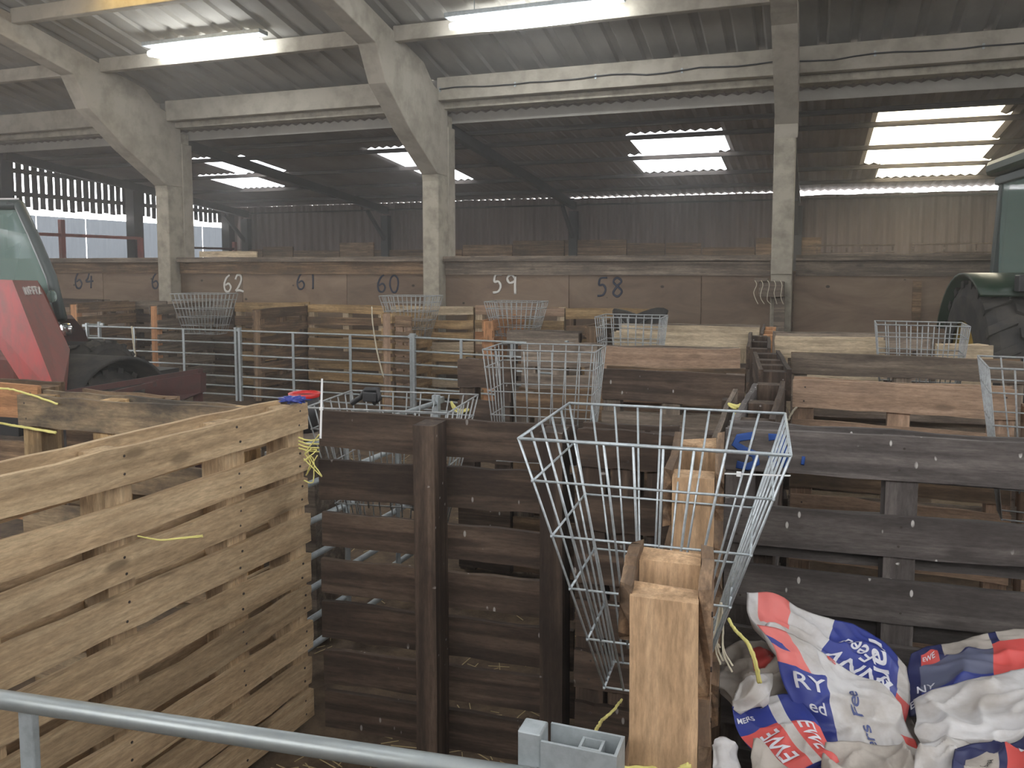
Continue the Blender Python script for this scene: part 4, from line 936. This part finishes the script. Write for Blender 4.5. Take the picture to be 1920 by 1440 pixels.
# ================================================================== FEED SACKS
def bez(P, u, v):
    """Catmull-Rom patch through an n x m grid of points"""
    def cr(a, t):
        n = len(a)-1; x = min(max(t, 0), .99999)*n; i = int(x); f = x-i
        p0 = a[i-1] if i > 0 else a[0]*2-a[1]; p1 = a[i]; p2 = a[i+1]; p3 = a[i+2] if i+2 <= n else a[n]*2-a[n-1]
        return .5*((2*p1) + (-p0+p2)*f + (2*p0-5*p1+4*p2-p3)*f*f + (-p0+3*p1-3*p2+p3)*f*f*f)
    return cr([cr(r, u) for r in P], v)
def sack(label, grid, zones, mats, thick=.10, seed=0, amp=.012, nu=56, nv=56, texts=(), group='feed sacks heaped behind the sawn-off pallet', freq=7):
    """grid: rows of (u,v,y) photo pixels with a distance; u runs along a row, v down the rows"""
    G = [[at(a, b, y=c) for a, b, c in row] for row in grid]
    off = Vector((seed*3.1, seed*1.7, 0))
    def S0(u, v): return bez(G, u, v)
    def nor(u, v):
        e = .02; a = S0(min(u+e, 1), v)-S0(max(u-e, 0), v); b = S0(u, min(v+e, 1))-S0(u, max(v-e, 0))
        n = a.cross(b); n.normalize()
        return n if n.dot(CAM - S0(u, v)) > 0 else -n
    def S(u, v, lift=0):
        p = S0(u, v); n = nor(u, v); q = p*freq+off
        d = amp*(3.0*max(0, 1-abs(noise.noise(q))*2.6)**2 + 1.4*max(0, 1-abs(noise.noise(q*2.1))*2.6)**2 + .35*noise.noise(q*6) - 1.6)
        k = min(1, 8*min(u, 1-u, v, 1-v)+.25)
        return p + n*(d*k+lift)
    C = sum((S0(a, b) for a in (0, .5, 1) for b in (0, .5, 1)), Vector())/9
    root = empty('feed_sack', (C.x, C.y, C.z), 0, label, 'feed sack', group)
    mb = MB(); idx = {}
    for j in range(nv+1):
        for i in range(nu+1): idx[(i, j)] = len(mb.v); mb.v.append(S(i/nu, j/nv)-C)
    bidx = {}
    for j in range(0, nv+1, 2):
        for i in range(0, nu+1, 2):
            u, v = i/nu, j/nv
            if i in (0, nu) or j in (0, nv): bidx[(i, j)] = idx[(i, j)]
            else:
                t = thick*(4*u*(1-u))**.45*(4*v*(1-v))**.45
                bidx[(i, j)] = len(mb.v); mb.v.append(S0(u, v) - nor(u, v)*t - C)
    for j in range(nv):
        for i in range(nu):
            z = 0; u, v = (i+.5)/nu, (j+.5)/nv
            for (a0, a1, b0, b1, m_) in zones:
                if a0 <= u <= a1 and b0 <= v <= b1: z = m_
            mb.f.append((idx[(i, j)], idx[(i, j+1)], idx[(i+1, j+1)], idx[(i+1, j)])); mb.mi.append(z)
    for j in range(0, nv, 2):
        for i in range(0, nu, 2):
            a, b, c, d = bidx[(i, j)], bidx[(i+2, j)], bidx[(i+2, j+2)], bidx[(i, j+2)]
            f = []
            if j == 0: f = [a, idx[(i+1, 0)], b]
            else: f = [a, b]
            if i+2 == nu: f += [idx[(nu, j+1)]]
            f += [c]
            if j+2 == nv: f += [idx[(i+1, nv)]]
            f += [d]
            if i == 0: f += [idx[(0, j+1)]]
            mb.f.append(tuple(f)); mb.mi.append(0)
    o = mb.build('sack_body', [M[k] for k in mats], root, True, recalc=True)
    for (s, u0, v0, du, dv, hgt, m_, font_sx) in texts:
        # s written from (u0,v0); du,dv: unit step along the line in uv, hgt: letter height in uv
        cu = bpy.data.curves.new('t', 'FONT'); cu.body = s; cu.size = 1; cu.offset = .012; ob = bpy.data.objects.new('t', cu)
        me = bpy.data.meshes.new_from_object(ob); bpy.data.objects.remove(ob); bm = bmesh.new(); bm.from_mesh(me)
        xs_ = [v_.co.x for v_ in bm.verts]; X0, X1 = min(xs_), max(xs_)
        bmesh.ops.triangulate(bm, faces=bm.faces)
        nn = 26
        for q in range(1, nn*2): bmesh.ops.bisect_plane(bm, geom=bm.verts[:]+bm.edges[:]+bm.faces[:], plane_co=(X0+(X1-X0)*q/(nn*2), 0, 0), plane_no=(1, 0, 0))
        for q in range(-2, 9): bmesh.ops.bisect_plane(bm, geom=bm.verts[:]+bm.edges[:]+bm.faces[:], plane_co=(0, q/9, 0), plane_no=(0, 1, 0))
        l = math.hypot(du, dv); ln = l; ex = (du/ln, dv/ln); ey = font_sx
        for v_ in bm.verts:
            t = (v_.co.x-X0)/(X1-X0); h = v_.co.y
            uu = u0 + du*t + ey[0]*hgt*h; vv = v0 + dv*t + ey[1]*hgt*h
            v_.co = S(min(max(uu, .0), 1), min(max(vv, .0), 1), .0022)-C
        bm.to_mesh(me); bm.free(); me.materials.clear(); me.materials.append(M[m_])
        to = bpy.data.objects.new('printed_text', me); COL.objects.link(to); to.parent = o
    return root
# S1: the large sack folded over; upper panel
sack('large white sack with a pale red corner and broad blue band, topmost of the heap', 
     [[(1400, 1112, 2.30), (1450, 1112, 2.33), (1500, 1140, 2.38), (1560, 1160, 2.40), (1606, 1172, 2.42), (1660, 1205, 2.42), (1700, 1250, 2.38)],
      [(1402, 1150, 2.24), (1450, 1160, 2.26), (1500, 1175, 2.29), (1550, 1195, 2.33), (1600, 1215, 2.34), (1655, 1245, 2.32), (1708, 1300, 2.28)],
      [(1425, 1176, 2.18), (1465, 1182, 2.2), (1500, 1200, 2.22), (1535, 1222, 2.26), (1590, 1255, 2.26), (1645, 1290, 2.24), (1700, 1345, 2.20)],
      [(1440, 1182, 2.19), (1485, 1200, 2.2), (1520, 1222, 2.22), (1560, 1248, 2.24), (1600, 1280, 2.24), (1650, 1320, 2.22), (1690, 1380, 2.18)]],
     [(.08, .27, 0, .42, 1), (.52, .93, 0, .99, 2), (.93, 1, .5, 1, 3)], ['sackw', 'sackpink', 'sackb', 'sackr'], .07, 1, .0055,
     texts=[('Feed', .80, .28, -.17, -.06, .30, 'sackt', (-.28, .75)), ('INNV', .90, .50, -.33, -.05, .42, 'sackt', (-.2, .8)), ('rara', .74, .10, .10, .62, .28, 'sackt', (.55, -.25)), ('C', .33, .52, -.04, .03, .26, 'sackr', (-.2, .8))])
# front panel
sack('white sack with pale red and blue left edge and blue lettering down its middle',
     [[(1418, 1172, 2.14), (1470, 1182, 2.16), (1540, 1222, 2.2), (1600, 1262, 2.20), (1650, 1282, 2.18), (1668, 1300, 2.17)],
      [(1450, 1212, 2.10), (1510, 1240, 2.11), (1570, 1270, 2.14), (1620, 1290, 2.14), (1665, 1310, 2.13), (1690, 1340, 2.12)],
      [(1468, 1280, 2.06), (1525, 1290, 2.06), (1570, 1310, 2.07), (1620, 1330, 2.08), (1665, 1350, 2.07), (1705, 1370, 2.08)],
      [(1500, 1345, 2.03), (1545, 1365, 2.02), (1590, 1380, 2.02), (1640, 1385, 2.03), (1690, 1390, 2.04), (1722, 1400, 2.05)],
      [(1525, 1420, 2.0), (1560, 1425, 1.98), (1600, 1430, 1.97), (1650, 1425, 1.98), (1690, 1420, 2.0), (1718, 1425, 2.02)]],
     [(0, .22, 0, .36, 1), (0, .30, .36, 1, 2), (0, .12, .12, .22, 2), (.86, 1, .62, 1, 3)], ['sackw', 'sackpink', 'sackb', 'sackr'], .09, 2, .0065,
     texts=[('RY', .08, .52, .20, .01, .19, 'sackt', (.02, -.85)), ('ed', .13, .66, .12, .0, .13, 'sackt', (0, -.8)), ('yers Fee', .62, .96, -.08, -.62, .20, 'sacktb', (-.62, .1)), ('e', .42, .06, .05, .0, .14, 'sackr', (0, -.8))])
sack('blue sack with two red bands reading EWE and a white stripe between',
     [[(1372, 1325, 2.02), (1400, 1320, 2.04), (1440, 1305, 2.06), (1480, 1300, 2.06), (1500, 1310, 2.05)],
      [(1385, 1375, 1.96), (1420, 1360, 1.98), (1460, 1345, 2.0), (1500, 1340, 2.0), (1530, 1350, 1.99)],
      [(1425, 1420, 1.90), (1450, 1400, 1.92), (1490, 1385, 1.94), (1525, 1380, 1.94), (1555, 1400, 1.93)],
      [(1470, 1475, 1.84), (1495, 1450, 1.86), (1530, 1430, 1.88), (1560, 1425, 1.88), (1580, 1450, 1.88)]],
     [(.46, .60, 0, 1, 1), (.0, .46, .38, 1, 2), (.60, 1, .42, 1, 2)], ['sackb', 'sackw', 'sackr'], .08, 3, .0045, nu=50,
     texts=[('EWE', .66, .46, .0, .40, .34, 'sackt', (.9, 0)), ('EWE', .40, .88, .0, -.40, .34, 'sackt', (-.9, 0)), ('MERS', .04, .22, .22, .03, .16, 'sackt', (.0, -.6))])
sack('crumpled grey-white sack with a faded red mark at the back left of the heap',
     [[(1340, 1230, 2.3), (1370, 1205, 2.34), (1410, 1198, 2.36), (1450, 1205, 2.36), (1480, 1220, 2.36)],
      [(1340, 1280, 2.22), (1370, 1255, 2.22), (1410, 1240, 2.22), (1450, 1245, 2.24), (1490, 1260, 2.26)],
      [(1372, 1325, 2.12), (1385, 1300, 2.12), (1420, 1285, 2.12), (1455, 1285, 2.14), (1490, 1300, 2.18)],
      [(1375, 1350, 2.08), (1400, 1335, 2.08), (1430, 1320, 2.08), (1460, 1315, 2.10), (1490, 1330, 2.12)]],
     [(.5, .78, .08, .36, 1)], ['sackgrey', 'sackr'], .12, 4, .016)
sack('white crumpled sack mouth with a rounded fold, beside the EWE sack', 
     [[(1376, 1300, 2.06), (1390, 1278, 2.08), (1420, 1265, 2.10), (1450, 1262, 2.1)],
      [(1372, 1325, 2.02), (1395, 1305, 2.02), (1420, 1295, 2.03), (1448, 1288, 2.06)],
      [(1380, 1334, 2.0), (1405, 1330, 2.0), (1425, 1318, 2.0), (1440, 1304, 2.02)]], [], ['sackw'], .06, 5, .008, 32, 32)
sack('navy and slate sack with a red end at the back right of the heap',
     [[(1708, 1225, 2.42), (1740, 1212, 2.45), (1790, 1205, 2.5), (1850, 1188, 2.52), (1905, 1178, 2.55), (1990, 1180, 2.55)],
      [(1700, 1262, 2.36), (1745, 1245, 2.38), (1800, 1230, 2.40), (1860, 1215, 2.43), (1920, 1205, 2.46), (1990, 1205, 2.46)],
      [(1700, 1305, 2.28), (1750, 1285, 2.30), (1800, 1265, 2.32), (1860, 1255, 2.34), (1930, 1245, 2.36), (1990, 1245, 2.38)],
      [(1705, 1345, 2.22), (1755, 1320, 2.24), (1805, 1300, 2.26), (1865, 1285, 2.28), (1930, 1275, 2.30), (1990, 1275, 2.3)]],
     [(.10, .6, .30, .70, 2), (.10, .75, .70, 1, 3), (.60, 1, .22, 1, 1), (.12, .26, .1, .3, 1), (.3, .6, .0, .28, 4), (.66, 1, 0, .22, 4)], ['sacknavy', 'sackr', 'sackslate', 'sackb', 'sackgrey'], .10, 6, .005,
     texts=[('NY', .08, .72, .13, -.0, .24, 'sackt', (.0, -.7)), ('ER', .02, .92, .10, .0, .2, 'sackt', (0, -.7)), ('EWE', .14, .24, .1, .0, .13, 'sackt', (0, -.8))])
sack('large plain dirty white sack at the lower right of the heap',
     [[(1712, 1312, 2.18), (1760, 1290, 2.22), (1820, 1275, 2.25), (1880, 1262, 2.27), (1930, 1252, 2.28), (2000, 1250, 2.28)],
      [(1718, 1345, 2.08), (1765, 1335, 2.10), (1820, 1320, 2.12), (1880, 1305, 2.14), (1940, 1300, 2.15), (2000, 1300, 2.16)],
      [(1715, 1372, 2.02), (1765, 1375, 2.0), (1820, 1365, 2.0), (1880, 1355, 2.02), (1940, 1350, 2.04), (2000, 1350, 2.06)],
      [(1720, 1382, 2.0), (1770, 1395, 1.96), (1820, 1402, 1.96), (1880, 1400, 1.97), (1940, 1398, 1.98), (2000, 1400, 2.0)]], [], ['sackw'], .12, 7, .008, 60, 50, freq=6)
sack('dirty white sack at the bottom edge of the heap, below the lettered panel',
     [[(1548, 1392, 1.93), (1600, 1388, 1.95), (1660, 1396, 1.96), (1720, 1405, 1.97), (1760, 1400, 1.98)],
      [(1540, 1430, 1.86), (1600, 1425, 1.88), (1660, 1430, 1.88), (1710, 1438, 1.88), (1760, 1435, 1.9)],
      [(1540, 1480, 1.80), (1600, 1475, 1.80), (1660, 1480, 1.8), (1710, 1485, 1.8), (1765, 1480, 1.82)]], [], ['sackgrey'], .08, 8, .012, 44, 36)
sack('torn white sack mouth at the bottom edge, right of the dirty white one',
     [[(1722, 1392, 1.94), (1760, 1388, 1.96), (1800, 1384, 1.96), (1822, 1392, 1.96)],
      [(1715, 1425, 1.86), (1750, 1420, 1.88), (1785, 1420, 1.88), (1805, 1425, 1.88)],
      [(1715, 1470, 1.80), (1750, 1470, 1.8), (1785, 1470, 1.8), (1810, 1470, 1.8)]], [], ['sackw'], .05, 9, .012, 32, 28)
sack('navy and red sack with a pale printed patch, at the bottom right corner',
     [[(1790, 1402, 1.90), (1830, 1392, 1.92), (1880, 1396, 1.94), (1930, 1385, 1.96), (2000, 1380, 1.96)],
      [(1785, 1435, 1.83), (1830, 1425, 1.85), (1880, 1420, 1.86), (1930, 1412, 1.88), (2000, 1410, 1.88)],
      [(1785, 1490, 1.76), (1830, 1480, 1.77), (1880, 1480, 1.78), (1930, 1475, 1.8), (2000, 1475, 1.8)]],
     [(.12, .45, .28, 1, 1), (.55, 1, .3, 1, 2)], ['sacknavy', 'sackgrey', 'sackr'], .07, 10, .008, 48, 36,
     texts=[('Jody', .3, .62, .08, -.22, .1, 'black', (.6, .4)), ('C', .66, .6, .1, .0, .3, 'sackt', (0, -.8))])
sack('small white crumpled sack in the bottom left of the heap, against the sawn-off pallet',
     [[(1338, 1392, 1.96), (1348, 1380, 1.98), (1362, 1384, 1.98), (1370, 1400, 1.98)],
      [(1336, 1420, 1.9), (1350, 1412, 1.9), (1365, 1420, 1.9), (1385, 1430, 1.9)],
      [(1336, 1480, 1.84), (1352, 1480, 1.84), (1370, 1480, 1.84), (1400, 1480, 1.84)]], [], ['sackw'], .04, 11, .01, 26, 26)
sack('grey-white sack beneath the EWE sack at the bottom edge',
     [[(1412, 1385, 1.9), (1430, 1392, 1.9), (1460, 1425, 1.86), (1490, 1450, 1.84)],
      [(1412, 1420, 1.86), (1425, 1430, 1.84), (1440, 1445, 1.82), (1470, 1470, 1.8)],
      [(1410, 1480, 1.8), (1425, 1485, 1.78), (1440, 1490, 1.76), (1470, 1500, 1.76)]], [], ['sackgrey'], .04, 12, .008, 26, 26)
# filled sacks underneath carry the heap
def filled(label, c, s, rz, seed, mat='sackgrey'):
    root = empty('feed_sack', (c[0], c[1], c[2]-s[2]), rz, label, 'feed sack', 'feed sacks heaped behind the sawn-off pallet')
    o = crumple('sack_body', None, None, (0, 0, s[2]), s, mat, seed, .12)
    for v_ in o.data.vertices:
        q = v_.co; 
        for k in (0, 1): 
            q[k] = s[k]*math.copysign(min(1, abs(q[k]/s[k]))**.6, q[k])
        q.z = max(q.z, -s[2]+.0)
    o.parent = root
filled('filled grey sack at the foot of the heap, left side, beside the sawn-off pallet', (.10, 2.12, .15), (.22, .38, .15), .05, 1)
filled('filled grey sack at the foot of the heap, right side', (.62, 2.12, .15), (.27, .38, .15), -.05, 2)
filled('filled grey sack in the middle of the heap, left side, under the crumpled ones', (.12, 2.14, .435), (.21, .30, .135), .1, 3)
filled('filled grey sack in the middle of the heap, right side, under the crumpled ones', (.60, 2.18, .435), (.26, .30, .135), -.08, 4)
WORLD=8.6; EXPO=0.2; HAZE=0.009

# ================================================================== LIGHT
w = bpy.data.worlds.new('sky'); SC.world = w; w.use_nodes = True
bg = w.node_tree.nodes['Background']; bg.inputs[0].default_value = (.97, .965, .98, 1); bg.inputs[1].default_value = WORLD
# dusty air inside the barn; also stands in for lens-flare veil
m_ = bpy.data.materials.new('dusty_air'); m_.use_nodes = True; nt = m_.node_tree; nt.nodes.remove(nt.nodes['Principled BSDF'])
vs_ = nt.nodes.new('ShaderNodeVolumeScatter'); vs_.inputs['Color'].default_value = (1, .985, .95, 1); vs_.inputs['Density'].default_value = HAZE; vs_.inputs['Anisotropy'].default_value = .55
nt.links.new(vs_.outputs[0], nt.nodes['Material Output'].inputs['Volume'])
if HAZE:
    hz = MB().box((XL-.6, YF-.6, -.3), (XR+.6, YB+.6, 6.4)).build('dusty_air', m_)
    hz['kind'] = 'stuff'; hz['label'] = 'thin dusty haze hanging in the air of the whole barn'; hz['category'] = 'haze'
def portal_light(loc, rot, sx, sy):
    ld = bpy.data.lights.new('opening_portal', 'AREA'); ld.shape = 'RECTANGLE'; ld.size = sx; ld.size_y = sy; ld.cycles.is_portal = True
    lo = bpy.data.objects.new('opening_portal', ld); COL.objects.link(lo); lo.location = loc; lo.rotation_euler = rot
portal_light(((CX[1]+CX[4])/2, YF+.05, 3.4), (pi/2, 0, 0), CX[4]-CX[1], 1.3)
portal_light((XG-.1, 5.0, 1.6), (0, -pi/2, 0), 3.2, 3.6)
portal_light((XG+.0, 13.8, 3.15), (0, -pi/2, 0), 1.0, 6.6)
SC.view_settings.view_transform = 'Standard'; SC.view_settings.look = 'None'; SC.view_settings.gamma = 1; SC.view_settings.use_curve_mapping = False
SC.view_settings.exposure = EXPO
SC.cycles.use_denoising = True; SC.cycles.use_adaptive_sampling = True; SC.cycles.adaptive_threshold = .035; SC.cycles.max_bounces = 6; SC.cycles.diffuse_bounces = 4; SC.cycles.volume_bounces = 0; SC.cycles.transparent_max_bounces = 12
SC.cycles.sample_clamp_indirect = 8
